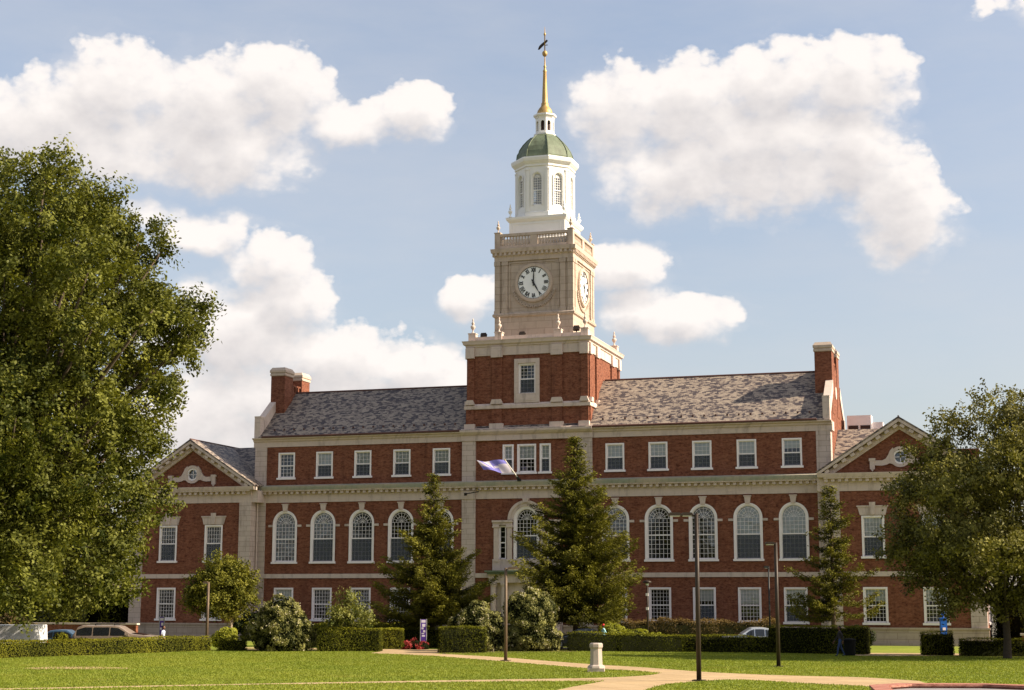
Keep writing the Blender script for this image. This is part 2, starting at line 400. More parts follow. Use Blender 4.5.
def window(parent, xf, w, z0, z1, cols, rows, cas=.14, blind=0, screen=False, sill=True, arch=False, label=None, opened=False, mw=.021, key=False, matf='white_paint'):
    """local frame: x right, y into the wall, z up; opening width w between z0 and z1 (z1 = spring when arch)"""
    h = w/2; f = MB(); st = .055
    if arch:
        path = [(-h, z0)]+circ(0, z1, h, 180, 0, 20)+[(h, z0)]
        def off(d): return [(-h-d, z0)]+circ(0, z1, h+d, 180, 0, 20)+[(h+d, z0)]
        f.ring(off(-.02), off(cas), -.06, .08); f.ring(off(cas*.62), off(cas+.03), -.09, -.058)
        f.ring(off(-st-.02), off(-.021), .06, .14)
    else:
        def off(d): return [(-h-d, z0), (-h-d, z1+d), (h+d, z1+d), (h+d, z0)]
        f.ring(off(-.02), off(cas), -.05, .08); f.ring(off(-st-.02), off(-.021), .06, .14)
    f.box(-h+.02, h-.02, .06, .14, z0, z0+.1)
    mid = z0+(z1+(h if arch else 0)-z0)*(.46 if arch else .5)
    f.box(-h+.02, h-.02, .045, .15, mid-.045, mid+.045)
    top = z1 if arch else z1-.03
    nb, ntp = rows
    for i in range(1, cols):
        x = -h+w*i/cols
        f.box(x-mw/2, x+mw/2, .085, .115, z0+.1, mid-.045); f.box(x-mw/2, x+mw/2, .085, .115, mid+.045, top)
    for i in range(1, nb): z = z0+.1+(mid-z0-.1)*i/nb; f.box(-h+.04, h-.04, .088, .112, z-mw/2, z+mw/2)
    for i in range(1, ntp+(1 if arch else 0)): z = mid+.045+(top-mid-.045)*i/ntp; f.box(-h+.04, h-.04, .088, .112, z-mw/2, z+mw/2)
    if arch:
        c = circ(0, z1, h*.5, 180, 0, 14)
        f.ring(circ(0, z1, h*.5-mw/2, 180, 0, 14), circ(0, z1, h*.5+mw/2, 180, 0, 14), .088, .112)
        f.ring(circ(0, z1, h*.8-mw/2, 180, 0, 14), circ(0, z1, h*.8+mw/2, 180, 0, 14), .089, .111)
        for a in (22, 45, 67.5, 90, 112.5, 135, 158): f.bar((h*.08*math.cos(R(a)), z1+h*.08*math.sin(R(a))), (h*.97*math.cos(R(a)), z1+h*.97*math.sin(R(a))), mw, .086, .114)
    W = f.build('window', matf, parent, xf)
    if label: W['label'] = label
    p = MB(); yy = .125
    if arch: p.prism(archp(0, z0+.02, z1, w-.03), 'y', yy, yy+.01)
    else:
        q = [rng0.uniform(-.012, .012) for _ in range(4)]     # old sashes never sit quite true
        p.add([(-h+.01, yy+q[0], z0+.02), (h-.01, yy+q[1], z0+.02), (h-.01, yy+q[2], mid), (-h+.01, yy+q[3], mid)], [(0,1,2,3)])
        p.add([(-h+.01, yy+q[2], mid+.001), (h-.01, yy+q[0], mid+.001), (h-.01, yy+q[3], z1-.01), (-h+.01, yy+q[1], z1-.01)], [(0,1,2,3)])
    p.build('pane', 'glass', W, xf)
    if sill: MB().box(-h-cas-.1, h+cas+.1, -.16, .06, z0-.16, z0-.002).build('sill', matf, W, xf)
    if blind > 0:
        zt = z1+(h if arch else 0)-.04; zb = zt-(zt-z0)*blind
        b = MB()
        if arch: b.prism([(-h+.03, min(zb, z1-.05)), (h-.03, min(zb, z1-.05))]+circ(0, z1, h-.03, 0, 180, 16), 'y', .15, .16)
        else: b.box(-h+.03, h-.03, .15, .16, zb, zt)
        b.build('blind', 'blind', W, xf)
    if screen: MB().box(-h+.05, h-.05, .04, .044, z0+.05, mid-.05).build('insect_screen', 'screen', W, xf)
    if key:
        if arch: MB().prism([(-.17, z1+h+cas-.06), (.17, z1+h+cas-.06), (.25, z1+h+cas+.5), (-.25, z1+h+cas+.5)], 'y', -.15, .02).box(-.3, .3, -.19, .02, z1+h+cas+.502, z1+h+cas+.58).build('keystone', 'stone_trim', W, xf)
        if arch:
            for sx in (-1, 1):
                a, b = sorted((sx*(h+cas+.035), sx*(h+cas+.42))); MB().box(a, b, -.12, .02, z1-.26, z1-.08).build('impost_block', 'stone_trim', W, xf)
    return W
T = Matrix.Translation
rng0 = random.Random(5)

hall = empty('university_hall', label='long red brick hall with stone trim, slate roof and a tall white topped clock tower', cat='building')
a0, S = 7.238, 3.45
XS = [s*(a0+k*S) for s in (-1, 1) for k in range(5)]

# central range, lower two storeys
HX = 22.87
low = MB(); holes = []
for x in XS:
    holes += [rect(x, 1.62, 4.06, 1.52), archp(x, 6.3, 9.43, 1.86)]
holes += [archp(0, 6.4, 9.5, 1.75), rect(-2.0, 6.4, 9.0, .52), rect(2.0, 6.4, 9.0, .52), rect(0, .4, 3.6, 2.0)]
wall(low, [(-HX, 1.26), (-1.01, 1.26), (-1.01, 1.25), (1.01, 1.25), (1.01, 1.26), (HX, 1.26), (HX, 11.2), (-HX, 11.2)], [h for h in holes[:-1]], 0)
low.build('lower_wall', 'brick', hall)
up = MB(); holes = [rect(x, 13.27, 15.27, 1.3) for x in XS]+[rect(0, 13.27, 15.4, 1.35), rect(-1.55, 13.27, 15.4, .7), rect(1.55, 13.27, 15.4, .7)]
wall(up, [(-HX, 12.5), (HX, 12.5), (HX, 15.86), (-HX, 15.86)], holes, 0)
for s in (-1, 1):   # end walls that carry the gables
    x = s*23.9
    up.prism([(0.02, 12.5), (10.4, 12.5), (10.4, 17.2), (5.2, 21.5), (.02, 17.2)], 'x', x-s*.35, x)
up.box(-23.9, 23.9, 10.1, 10.38, .2, 16.6)
up.build('upper_wall', 'brick', hall)
# dark rooms behind the windows
MB().box(-23.2, 23.2, 1.3, 1.4, .3, 16).box(-34.3, -23.9, .3, .4, .3, 12).box(23.9, 34.3, .3, .4, .3, 12).box(-23.2, 23.2, .05, 1.4, 12.2, 12.3).build('inner_rooms', 'interior', hall)
for x in XS:
    first = x in (XS[3], XS[4])
    i = XS.index(x)
    window(hall, T((x, 0, 0)), 1.52, 1.62, 4.06, 6, (4, 4), .115, blind=[0,.25,0,0,.5,0,0,.35,.45,.3][i], screen=i in (7, 9))
    window(hall, T((x, 0, 0)), 1.86, 6.3, 9.43, 6, (5, 4), .145, arch=True, key=True, screen=i not in (4, 6, 7), blind=[0,0,0,0,0,0,0,0,.62,.58][i], mw=.023)
    window(hall, T((x, 0, 0)), 1.3, 13.27, 15.27, 4, (3, 3), .10, blind=[.9,.5,.5,.55,0,.5,.45,.52,.5,.3][i], screen=i not in (4,))
for x, w in ((0, 1.35), (-1.55, .7), (1.55, .7)):
    window(hall, T((x, 0, 0)), w, 13.27, 15.4, 4 if w > 1 else 2, (3, 3), .11, blind=.5, screen=w < 1)
# Palladian window over the door
window(hall, T((0, -.02, 0)), 1.75, 6.4, 9.5, 6, (5, 4), .16, arch=True, screen=True, sill=False, mw=.023)
for x in (-2.0, 2.0): window(hall, T((x, 0, 0)), .52, 6.4, 9.0, 1, (3, 3), .05, sill=False)
p = MB()
def offc(r): return circ(0, 9.5, r, 180, 0, 22)
p.ring(offc(1.06), offc(1.42), -.2, .03); p.ring(offc(1.3), offc(1.52), -.27, -.19)
for s in (-1, 1):
    for xx in (1.38, 2.5):
        a, b = sorted((s*(xx-.19), s*(xx+.19))); p.box(a, b, -.2, .03, 6.38, 8.9); p.box(a-.06, b+.06, -.28, .03, 8.9, 9.1); p.box(a-.06, b+.06, -.26, .03, 6.2, 6.4)
        for q in (a-.02, b+.02): p.tube([(q, -.26, 8.96), (q, -.05, 8.96)], .1, 10)
    a, b = sorted((s*1.17, s*2.78)); p.box(a, b, -.24, .03, 9.1, 9.3); p.box(a-.03, b+.05, -.36, .03, 9.3, 9.46)
p.prism([(-.16, 10.85), (.16, 10.85), (.26, 11.18), (-.26, 11.18)], 'y', -.4, .02)
p.box(-2.8, 2.8, -.18, .03, 5.5, 6.39)
p.build('window_surround', 'stone_trim', hall)
MB().box(-3.2, 3.2, -.95, -.002, 5.36, 5.5).box(-3.05, 3.05, -.8, -.002, 5.2, 5.358).build('door_canopy', 'copper', hall)
p = MB(); p.box(-3.0, 3.0, -.55, -.03, 4.55, 5.2)
for s in (-1, 1):
    for xx in (1.75, 2.6): p.lathe(s*xx, -.4, [(.3, .4), (.3, .6), (.22, .66), (.2, 4.2), (.3, 4.4), (.3, 4.55)], 12)
    a, b = sorted((s*1.02, s*2.95)); p.box(a, b, -.14, -.02, .4, 4.55)
p.box(-1.02, 1.02, -.14, -.02, 3.62, 4.55)
p.build('door_surround', 'stone_trim', hall)
d = MB().box(-1.0, -.02, -.1, -.04, .4, 3.6).box(.02, 1.0, -.1, -.04, .4, 3.6).build('entrance_door', 'brown_metal', hall)
MB().tube([(-.12, -.16, 1.2), (-.12, -.16, 1.9)], .02).tube([(.12, -.16, 1.2), (.12, -.16, 1.9)], .02).build('handle', 'gold', d)
s_ = MB()
for i in range(3): s_.box(-3.4-.35*i, 3.4+.35*i, -1.6-.35*i, -.01+(-.001*i), -.05*i-.02, .4-.13*i)
s_.build('entrance_steps', 'plinth_stone', hall)

# stone strips: quoins, string course, plinth, cornices
for s in (-1, 1):
    for u0, u1, y0, y1, z0, z1 in ((HX, 23.6, -.06, .3, 1.26, 11.2), (HX, 23.96, -.06, 1.0, 12.6, 15.86), (4.28, 5.42, -.16, .05, 1.26, 11.2), (4.28, 5.42, -.16, .05, 12.6, 15.86), (23.56, 24.62, -1.38, -.065, 1.26, 11.2), (33.6, 34.72, -1.38, .1, 1.26, 11.2)):
        a, b = sorted((s*u0, s*u1)); MB().box(a, b, y0, y1, z0, z1).build('quoin_strip', 'stone', hall)
p = MB(); bands = [(-23.55, 23.55, 0), (-34.72, -23.58, -1.3), (23.58, 34.72, -1.3)]
for x0, x1, y in bands:
    MB().box(x0, x1, y-.1, y+.05, 4.95, 5.3).build('string_course', 'stone_trim', hall)
for x0, x1, y in bands:
    if y == 0:
        for q0, q1 in ((x0, -3.0), (3.0, x1)): MB().box(q0, q1, -.14, .1, .2, 1.14).box(q0, q1, -.22, .1, 1.14, 1.28).box(q0, q1, -.3, .1, -.6, .2).build('plinth', 'plinth_stone', hall)
    else:
        MB().box(x0-.1, x1+.1, y-.14, y+.4, .2, 1.14).box(x0-.16, x1+.16, y-.22, y+.4, 1.14, 1.28).box(x0-.2, x1+.2, y-.4, y+.4, -.6, .2).build('plinth', 'plinth_stone', hall)
# main cornice
def cornice_profile(y): return [(y+.05, 11.19), (y-.07, 11.19), (y-.07, 11.86), (y-.14, 11.9), (y-.14, 12.08), (y-.5, 12.1), (y-.52, 12.2), (y+.05, 12.2)]
p = MB()
for x0, x1, y in bands:
    if y == 0: p.prism(cornice_profile(0), 'x', -23.5, 23.5)
    else: p.prism(cornice_profile(y), 'x', x0-.05, x1+.05)
p.box(23.0, 23.6, -1.3, -.02, 11.19, 12.19).box(-23.6, -23.0, -1.3, -.02, 11.19, 12.19)
for s in (-1, 1): a, b = sorted((s*34.7, s*35.2)); p.box(a, b, -1.3, 12.0, 11.9, 12.19); a, b = sorted((s*34.5, s*34.78)); p.box(a, b, -1.3, 12.0, 11.19, 11.899)
p.box(-5.45, -4.25, -.24, -.08, 11.19, 11.86).box(4.25, 5.45, -.24, -.08, 11.19, 11.86)
for x0, x1, y in bands:
    x = x0+.1 if y == 0 else x0
    while x < x1-.2: p.box(x, x+.24, y-.4, y-.142, 11.88, 12.099); x += .5
p.build('main_cornice', 'stone_trim', hall)
p = MB()
p.prism([(.04, 12.201), (-.54, 12.201), (-.62, 12.42), (-.64, 12.52), (.04, 12.66)], 'x', -23.3, 23.3)
p.build('copper_gutter', 'green_stone', hall)
for x0, x1, y in bands[1:]: MB().prism([(y+.04, 12.201), (y-.54, 12.201), (y-.62, 12.40), (y-.64, 12.5), (y+.04, 12.52)], 'x', x0-.5, x1+.5).build('pavilion_cornice', 'stone_trim', hall)
# eaves
p = MB()
for x0, x1 in ((-24.1, 24.1),):
    p.prism([(.05, 15.86), (-.08, 15.86), (-.08, 16.3), (-.2, 16.34), (-.22, 16.46), (-.42, 16.54), (-.44, 16.64), (.05, 16.66)], 'x', x0, x1)
p.prism([(-.2, 15.86), (-.24, 15.86), (-.24, 16.3), (-.4, 16.36), (-.6, 16.54), (-.62, 16.7), (-.2, 16.72)], 'x', -5.5, 5.5)
for s in (-1, 1): a, b = sorted((s*23.88, s*24.12)); p.box(a, b, .051, 1.2, 15.9, 16.6)
p.prism([(-.3, 16.721), (-.3, 16.8), (.02, 16.98), (.02, 16.721)], 'x', -5.5, 5.5)
p.build('eaves_cornice', 'stone_trim', hall)
MB().tube([(-23.2, -.46, 16.7), (-5.5, -.46, 16.7)], .09, 8).build('roof_gutter', 'gutter', hall)
MB().tube([(5.5, -.46, 16.7), (23.0, -.46, 16.7)], .09, 8).build('roof_gutter', 'gutter', hall)

# roofs
YR, ZR = 5.0, 21.08
p = MB()
p.prism([(-.42, 16.68), (YR, ZR), (10.6, 16.6), (10.6, 16.5), (YR, ZR-.14), (-.42, 16.56)], 'x', -23.55, 23.55)
p.cur = 1
for s in (-1, 1):
    x = 6.2
    while x < 22.5: p.box(s*x-.07, s*x+.07, .28, .34, 17.29, 17.43); x += .9
rf = p.build('main_roof', ['slate', 'gutter'], hall)
MB().tube([(-23.5, YR, ZR+.02), (-5.2, YR, ZR+.02)], .08, 6).build('ridge_cap', 'gutter', rf)
MB().tube([(5.2, YR, ZR+.02), (23.5, YR, ZR+.02)], .08, 6).build('ridge_cap', 'gutter', rf)
for s in (-1, 1):
    # stone coping of the end gables
    q = MB(); x0, x1 = sorted((s*23.98, s*23.45))
    q.box(x0-.0, x1, -.3, .5, 16.67, 18.35); 
    q.prism([(.5, 17.3), (.5, 18.2), (-.3+.02, 18.36), (-.3, 18.5), (.52, 18.5), (2.52, 20.05), (2.52, 19.2)], 'x', x0-.02, x1+.02)
    q.build('gable_coping', 'stone_trim', hall); q = MB()
    q.prism([(7.4, 19.2), (7.4, 20.05), (10.5, 17.6), (10.5, 16.8)], 'x', x0-.02, x1+.02)
    q.build('gable_coping', 'stone_trim', hall)
    c = MB(); x0, x1 = sorted((s*23.93, s*22.62))
    f = (2.5, 4.1); bk = (5.9, 7.5)
    fr_ = c.box(x0, x1, f[0], f[1], 17.5, 22.55)
    ch = fr_.build('chimney', 'brick', hall)
    MB().mould(x0, x1, f[0], f[1], [(.02, 22.3), (.07, 22.34), (.07, 22.5), (.02, 22.54), (.1, 22.62), (.1, 22.8), (-.06, 23.05)]).build('cap', 'clock_stone_trim', ch)
    c2 = MB().box(x0, x1, bk[0], bk[1], 17.5, 22.55).build('chimney', 'brick', hall)
    MB().mould(x0, x1, bk[0], bk[1], [(.02, 22.3), (.07, 22.34), (.07, 22.5), (.02, 22.54), (.1, 22.62), (.1, 22.8), (-.06, 23.05)]).build('cap', 'clock_stone_trim', c2)
    w = MB(); w.box(x0+.1, x1-.1, 4.102, 5.898, 17.5, 21.1)
    for yy in (4.35, 4.85, 5.35): w.box(x0+.1, x1-.1, yy, yy+.22, 21.1, 21.6)
    w.box(x0+.1, x1-.1, 4.102, 5.898, 21.6, 21.74)
    w.build('chimney_screen_wall', 'brick', hall)
    v_ = MB(); ya = circ(5.0, 19.3, .5, 0, 360, 20)[:-1]; v_.prism(ya, 'x', s*23.91, s*23.95); v_.build('gable_roundel', 'stone_trim', hall)
    sl = MB().prism([(4.4, 17.9), (5.6, 17.9), (5.6, 19.0), (4.4, 19.0)], 'x', s*23.905, s*23.94)

# wings
for s in (-1, 1):
    cx = s*29.1
    sgn = 'left' if s < 0 else 'right'
    w = MB(); hs = [rect(cx+dx, 1.62, 4.06, 1.52) for dx in (-2.13, 2.13)]+[rect(cx+dx, 6.4, 9.25, 1.42) for dx in (-2.13, 2.13)]
    x0, x1 = cx-5.52, cx+5.6
    if s < 0: x0, x1 = cx-5.6, cx+5.52
    wall(w, [(x0+.02, 1.2), (x1-.02, 1.2), (x1-.02, 11.25), (x0+.02, 11.25)], hs, -1.3)
    # side and back walls
    xo, xi = (x0, x1) if s < 0 else (x1, x0)
    a, b = sorted((xo, xo-s*.3))
    w.box(a, b, .1, 14.0, .2, 12.0) ; a, b = sorted((xi, xi+s*.25)); w.box(a, b, -1.28, 0.0, 1.2, 12.3)
    w.box(x0+.35, x1-.35, 13.7, 13.98, .2, 15.5)
    tri_h = circ(cx, 13.62, .42, 0, 360, 24)[:-1]
    wall(w, [(cx-5.3, 12.3), (cx+5.3, 12.3), (cx, 15.85)], [tri_h], -1.3, .3)
    w.build('pavilion_wall', 'brick', hall)
    for dx in (-2.13, 2.13):
        window(hall, T((cx+dx, -1.3, 0)), 1.52, 1.62, 4.06, 6, (4, 4), .115, blind=.35 if s > 0 else 0)
        W = window(hall, T((cx+dx, -1.3, 0)), 1.42, 6.4, 9.25, 6, (4, 4), .115, blind=.5 if s > 0 else 0, screen=True)
        MB().prism([(-.92, 9.4), (.92, 9.4), (1.08, 10.0), (-1.08, 10.0)], 'y', -.1, .02).box(-1.14, 1.14, -.15, .02, 10.002, 10.1).prism([(-.15, 9.42), (.15, 9.42), (.23, 10.35), (-.23, 10.35)], 'y', -.2, -.102).build('lintel', 'stone_trim', W, T((cx+dx, -1.3, 0)))
    # round window with its stone scroll
    f = MB(); f.ring(circ(0, 13.62, .40, 0, 360, 28)[:-1], circ(0, 13.62, .52, 0, 360, 28)[:-1], -.1, .1, closed=True); f.box(-.025, .025, .06, .1, 13.2, 14.04); f.box(-.41, .41, .06, .1, 13.6, 13.64)
    xf = T((cx, -1.3, 0)); W = f.build('round_window', 'white_paint', hall, xf)
    MB().prism(circ(0, 13.62, .42, 0, 360, 24)[:-1], 'y', .11, .12).build('pane', 'glass', W, xf)
    sc = MB(); sc.ring(circ(0, 13.62, .53, 0, 360, 28)[:-1], circ(0, 13.62, .76, 0, 360, 28)[:-1], -.16, -.01, closed=True)
    for q in (-1, 1):
        top = [(.5, 14.32), (.72, 14.1), (.86, 13.78), (1.05, 13.5), (1.3, 13.38), (1.7, 13.4), (2.0, 13.45)]
        bot = [(.35, 13.0), (.62, 13.12), (.78, 13.16), (1.0, 13.06), (1.3, 13.0), (1.7, 13.02), (2.0, 13.05)]
        sc.ring([(q*a, b) for a, b in bot], [(q*a, b) for a, b in top], -.145, -.012)
        a, b = sorted((q*1.85, q*2.2)); sc.box(a, b, -.2, -.01, 12.75, 13.35); sc.box(a-.06, b+.06, -.22, -.01, 13.35, 13.55); sc.prism([(a+.05, 12.75), (b-.05, 12.75), ((a+b)/2, 12.58)], 'y', -.18, -.012)
    sc.build('scroll_surround', 'stone_trim', W, xf)
    # raking cornice and modillions
    rk = MB(); hw = 6.08; zt = 16.42; zb = 12.50
    k = (zt-zb)/hw
    for q in (-1, 1):
        P0, P1 = (q*hw, zb), (0, zt)
        rk.add([(q*hw, y, zb) for y in (-1.98, -1.25)]+[(0, y, zt) for y in (-1.98, -1.25)]+[(q*(hw-.3), y, zb-.02) for y in (-1.98, -1.25)]+[(0, y, zt-.24) for y in (-1.98, -1.25)],
               [(0,2,6,4), (1,5,7,3), (0,1,3,2), (4,6,7,5), (0,4,5,1)])
        rk.add([(q*(hw-.5), y, zb+.0) for y in (-1.5, -1.25)]+[(0, y, zt-.26) for y in (-1.5, -1.25)]+[(q*(hw-1.25), y, zb+.0) for y in (-1.5, -1.25)]+[(0, y, zt-.78) for y in (-1.5, -1.25)],
               [(0,2,6,4), (1,5,7,3), (0,1,3,2), (4,6,7,5), (0,4,5,1)])
        n_ = 9
        for i in range(n_):
            t = (i+.6)/n_; x = q*hw*(1-t)*.93; z = zb+(zt-zb)*t*1.0-.30+.02
            z = zt-.42-k*abs(x)
            b0 = len(rk.v); rk.box(-.17, .17, -1.9, -1.501, -.1, .12); rk.xf(T((x, 0, z)) @ Matrix.Rotation(q*math.atan(k), 4, 'Y'), b0)
    rk.build('raking_cornice', 'stone_trim', hall, T((cx, 0, 0)))
    # slate roofs of the wing
    r = MB(); r.prism([(cx-6.1, 12.52), (cx, 16.44), (cx+6.1, 12.52), (cx+6.1, 12.62), (cx, 16.56), (cx-6.1, 12.62)], 'y', -2.02, 14.2)
    o = r.build('pavilion_roof', 'slate_side', hall)
    r = MB(); xa, xb = sorted((s*23.92, s*29.0)); r.prism([(0.05, 12.5), (5.7, 16.40), (11.4, 12.5), (11.4, 12.6), (5.7, 16.5), (0.05, 12.62)], 'x', xa, xb); r.build('linking_roof', 'slate', hall)
    MB().tube([(cx, -2.0, 16.57), (cx, 14.2, 16.57)], .06, 6).build('ridge_cap', 'gutter', o)
    # downpipe on the return wall
    xr = s*23.5; MB().tube([(s*23.44, -.4, 1.3), (s*23.44, -.4, 12.0)], .07, 8).box(min(s*23.3, s*23.58), max(s*23.3, s*23.58), -.55, -.25, 11.75, 12.05).build('downpipe', 'stone_trim', hall)
# windows on the outer side walls of the wings (real ones, seen from the side)
for s in (-1, 1):
    for yy in (3, 7, 11):
        for z0, z1 in ((1.62, 4.06), (6.4, 9.25)):
            xf = T((s*34.7, yy, 0)) @ Matrix.Rotation(s*PI/2, 4, 'Z')
            f = MB().ring([(-.66, z0), (-.66, z1), (.66, z1), (.66, z0)], [(-.84, z0), (-.84, z1+.15), (.84, z1+.15), (.84, z0)], -.06, .02).box(-.95, .95, -.14, .02, z0-.15, z0)
            for i in range(1, 4): f.box(-.66+.33*i-.02, -.66+.33*i+.02, -.03, -.012, z0, z1)
            for i in range(1, 8): z = z0+(z1-z0)*i/8; f.box(-.66, .66, -.028, -.011, z-.02, z+.02)
            W = f.build('window', 'white_paint', hall, xf); MB().box(-.67, .67, -.01, -.004, z0, z1).build('pane', 'car_glass', W, xf)

# ------------------------------------------------------------------ the tower
HW = 5.088; TY0 = .1; CY = 5.255
t = MB()
tw_hole = rect(0, 19.62, 21.95, 1.25)
HB = 5.06
wall(t, [(-HB, 18.6), (HB, 18.6), (HB, 22.85), (-HB, 22.85)], [tw_hole], TY0+.03)
x0, x1, y0, y1 = -HB, HB, TY0+.03, 10.38
t.add([(x0,y0,18.6),(x0,y1,18.6),(x0,y1,22.85),(x0,y0,22.85),(x1,y0,18.6),(x1,y1,18.6),(x1,y1,22.85),(x1,y0,22.85)], [(0,1,2,3),(4,5,6,7),(1,5,6,2)])
t.box(-5.14, 5.14, .06, 10.4, 16.2, 18.43)
px_ = [(-5.088, -4.5), (-2.95, -2.1), (2.1, 2.95), (4.5, 5.088)]
for a, b in px_:
    for zz0, zz1, o in ((18.8, 22.8, 0), (16.9, 18.44, .05)):
        aa, bb = a-(o if a < -5 else 0), b+(o if b > 5 else 0)
        t.box(aa, bb, TY0-.1-o, TY0+.1, zz0, zz1)
        t.box(5.0, HW+.1+o, CY+aa+.06, CY+bb-.06, zz0, zz1); t.box(-HW-.1-o, -5.0, CY+aa+.06, CY+bb-.06, zz0, zz1)
t.build('tower_wall', 'brick', hall)
MB().box(-4.8, 4.8, 1.4, 1.5, 18.7, 22.7).build('inner_room', 'interior', hall)
W = window(hall, T((0, .13, 0)), 1.25, 19.62, 21.95, 4, (3, 4), .1, blind=0, screen=True, sill=False)
f = MB(); f.ring([(-.74, 19.6), (-.74, 22.06), (.74, 22.06), (.74, 19.6)], [(-1.05, 19.6), (-1.05, 22.42), (1.05, 22.42), (1.05, 19.6)], -.05, .12); f.box(-1.05, 1.05, -.04, .12, 18.86, 19.6); f.box(-.7, .7, -.07, -.041, 19.0, 19.45)
f.build('stone_surround', 'stone_trim', W)
p = MB()
p.mould(-5.14, 5.14, .05, 10.42, [(.0, 16.2), (.14, 16.62), (.14, 16.92), (.02, 16.95)])
p.mould(-HW, HW, TY0, 10.41, [(.02, 18.42), (.2, 18.44), (.2, 18.7), (.04, 18.86)])
for a, b in px_:
    for q in (1,):
        p.prism([(a-.1, 18.8), (b+.1, 18.8), (b-.04, 19.18), (a+.04, 19.18)], 'y', -.2, .04)
        p.box(a-.14, b+.14, -.28, .04, 16.5, 17.22)
        p.prism([(CY+a-.05, 18.8), (CY+b+.05, 18.8), (CY+b-.04, 19.15), (CY+a+.04, 19.15)], 'x', 5.1, 5.36)
        p.prism([(CY+a-.05, 18.8), (CY+b+.05, 18.8), (CY+b-.04, 19.15), (CY+a+.04, 19.15)], 'x', -5.36, -5.1)
        p.box(a-.06, b+.06, -.18, .0, 22.62, 23.5)
        p.box(5.1, 5.3, CY+a-.02, CY+b+.02, 22.62, 23.5); p.box(-5.3, -5.1, CY+a-.02, CY+b+.02, 22.62, 23.5)
p.mould(-HW, HW, TY0, 10.41, [(.0, 22.79), (.06, 22.8), (.06, 23.5), (.14, 23.55), (.14, 23.64), (.3, 23.74), (.34, 23.9), (.40, 24.03), (-.1, 24.1)])
p.build('tower_entablature', 'stone_trim', hall)
# parapet with urns
p = MB(); q0, q1 = -4.95, 4.95; ya, yb = .28, 10.24
p.box(q0, q1, ya, ya+.35, 24.06, 24.42).box(q0, q1, yb-.35, yb, 24.06, 24.42).box(q0, q0+.35, ya+.36, yb-.36, 24.06, 24.42).box(q1-.35, q1, ya+.36, yb-.36, 24.06, 24.42)
p.build('parapet', 'stone_trim', hall)
def urn(x, y, z, h, mat, name='urn', par=hall):
    k = h/1.35; u = MB(); u.smooth = True
    u.lathe(x, y, [(.17*k, z), (.17*k, z+.06*k), (.07*k, z+.12*k), (.06*k, z+.3*k), (.16*k, z+.42*k), (.22*k, z+.56*k), (.2*k, z+.66*k), (.08*k, z+.72*k), (.1*k, z+.8*k), (.15*k, z+.88*k), (.08*k, z+1.0*k), (.05*k, z+1.12*k), (.08*k, z+1.2*k), (.01*k, z+1.35*k)], 10)
    return u.build(name, mat, par)
for y in (ya+.18, yb-.18):
    for x in (-4.76, -2.5, 2.5, 4.76):
        pd = MB().box(x-.3, x+.3, y-.28, y+.28, 24.07, 24.68).box(x-.34, x+.34, y-.32, y+.32, 24.681, 24.76).build('pedestal', 'stone_trim', hall)
        urn(x, y, 24.76, 1.28, 'stone_trim', par=pd)
# clock stage
ws = 3.366; ys0, ys1 = CY-ws, CY+ws
sh = MB()
sh.mould(-ws+.1, ws-.1, ys0+.1, ys1-.1, [(0, 24.0), (0, 31.5)])
sh.mould(-ws, ws, ys0, ys1, [(.0, 24.0), (.0, 26.2), (.14, 26.3), (.16, 26.46), (.02, 26.6), (-.08, 26.62)])
FACES = [(T((0, ys0, 0)),), (T((ws, CY, 0)) @ Matrix.Rotation(PI/2, 4, 'Z'),), (T((0, ys1, 0)) @ Matrix.Rotation(PI, 4, 'Z'),), (T((-ws, CY, 0)) @ Matrix.Rotation(-PI/2, 4, 'Z'),)]
for (xf,) in FACES:
    b0 = len(sh.v)
    for s in (-1, 1):
        for u0, u1 in ((2.93, 3.362), (2.25, 2.72)):
            a, b = sorted((s*u0, s*u1)); sh.box(a, b, -.02, .12, 26.62, 30.6); sh.box(a-.04, b+.04, -.06, .12, 30.602, 30.95); sh.box(a-.04, b+.04, -.06, .12, 26.55, 26.8)
    sh.ring([(-2.05, 26.9), (-2.05, 30.75), (2.05, 30.75), (2.05, 26.9)], [(-2.16, 26.9), (-2.16, 30.86), (2.16, 30.86), (2.16, 26.9)], .04, .12)
    # laurel swags under the dial
    for i in range(26):
        a = R(196+148*i/25); r_ = 1.83
        b1 = len(sh.v); sh.prism([(0, -.17), (.12, 0), (0, .17), (-.12, 0)], 'y', .0, .11); sh.xf(T((r_*math.cos(a), 0, 28.86+r_*math.sin(a))) @ Matrix.Rotation(-a+(.5 if i % 2 else -.5), 4, 'Y'), b1)
    sh.xf(xf, b0)
sh.build('clock_stage', 'clock_stone', hall)
p = MB(); p.mould(-ws, ws, ys0, ys1, [(.0, 30.95), (.03, 30.97), (.03, 31.32), (.1, 31.4), (.1, 31.6), (.26, 31.68), (.29, 31.85), (.31, 32.0), (.0, 32.06)])
for (xf,) in FACES:
    b0 = len(p.v); x = -3.3
    while x < 3.2: p.box(x, x+.2, -.24, -.09, 31.42, 31.66); x += .4
    p.xf(xf, b0)
p.build('clock_stage_cornice', 'clock_stone_trim', hall)
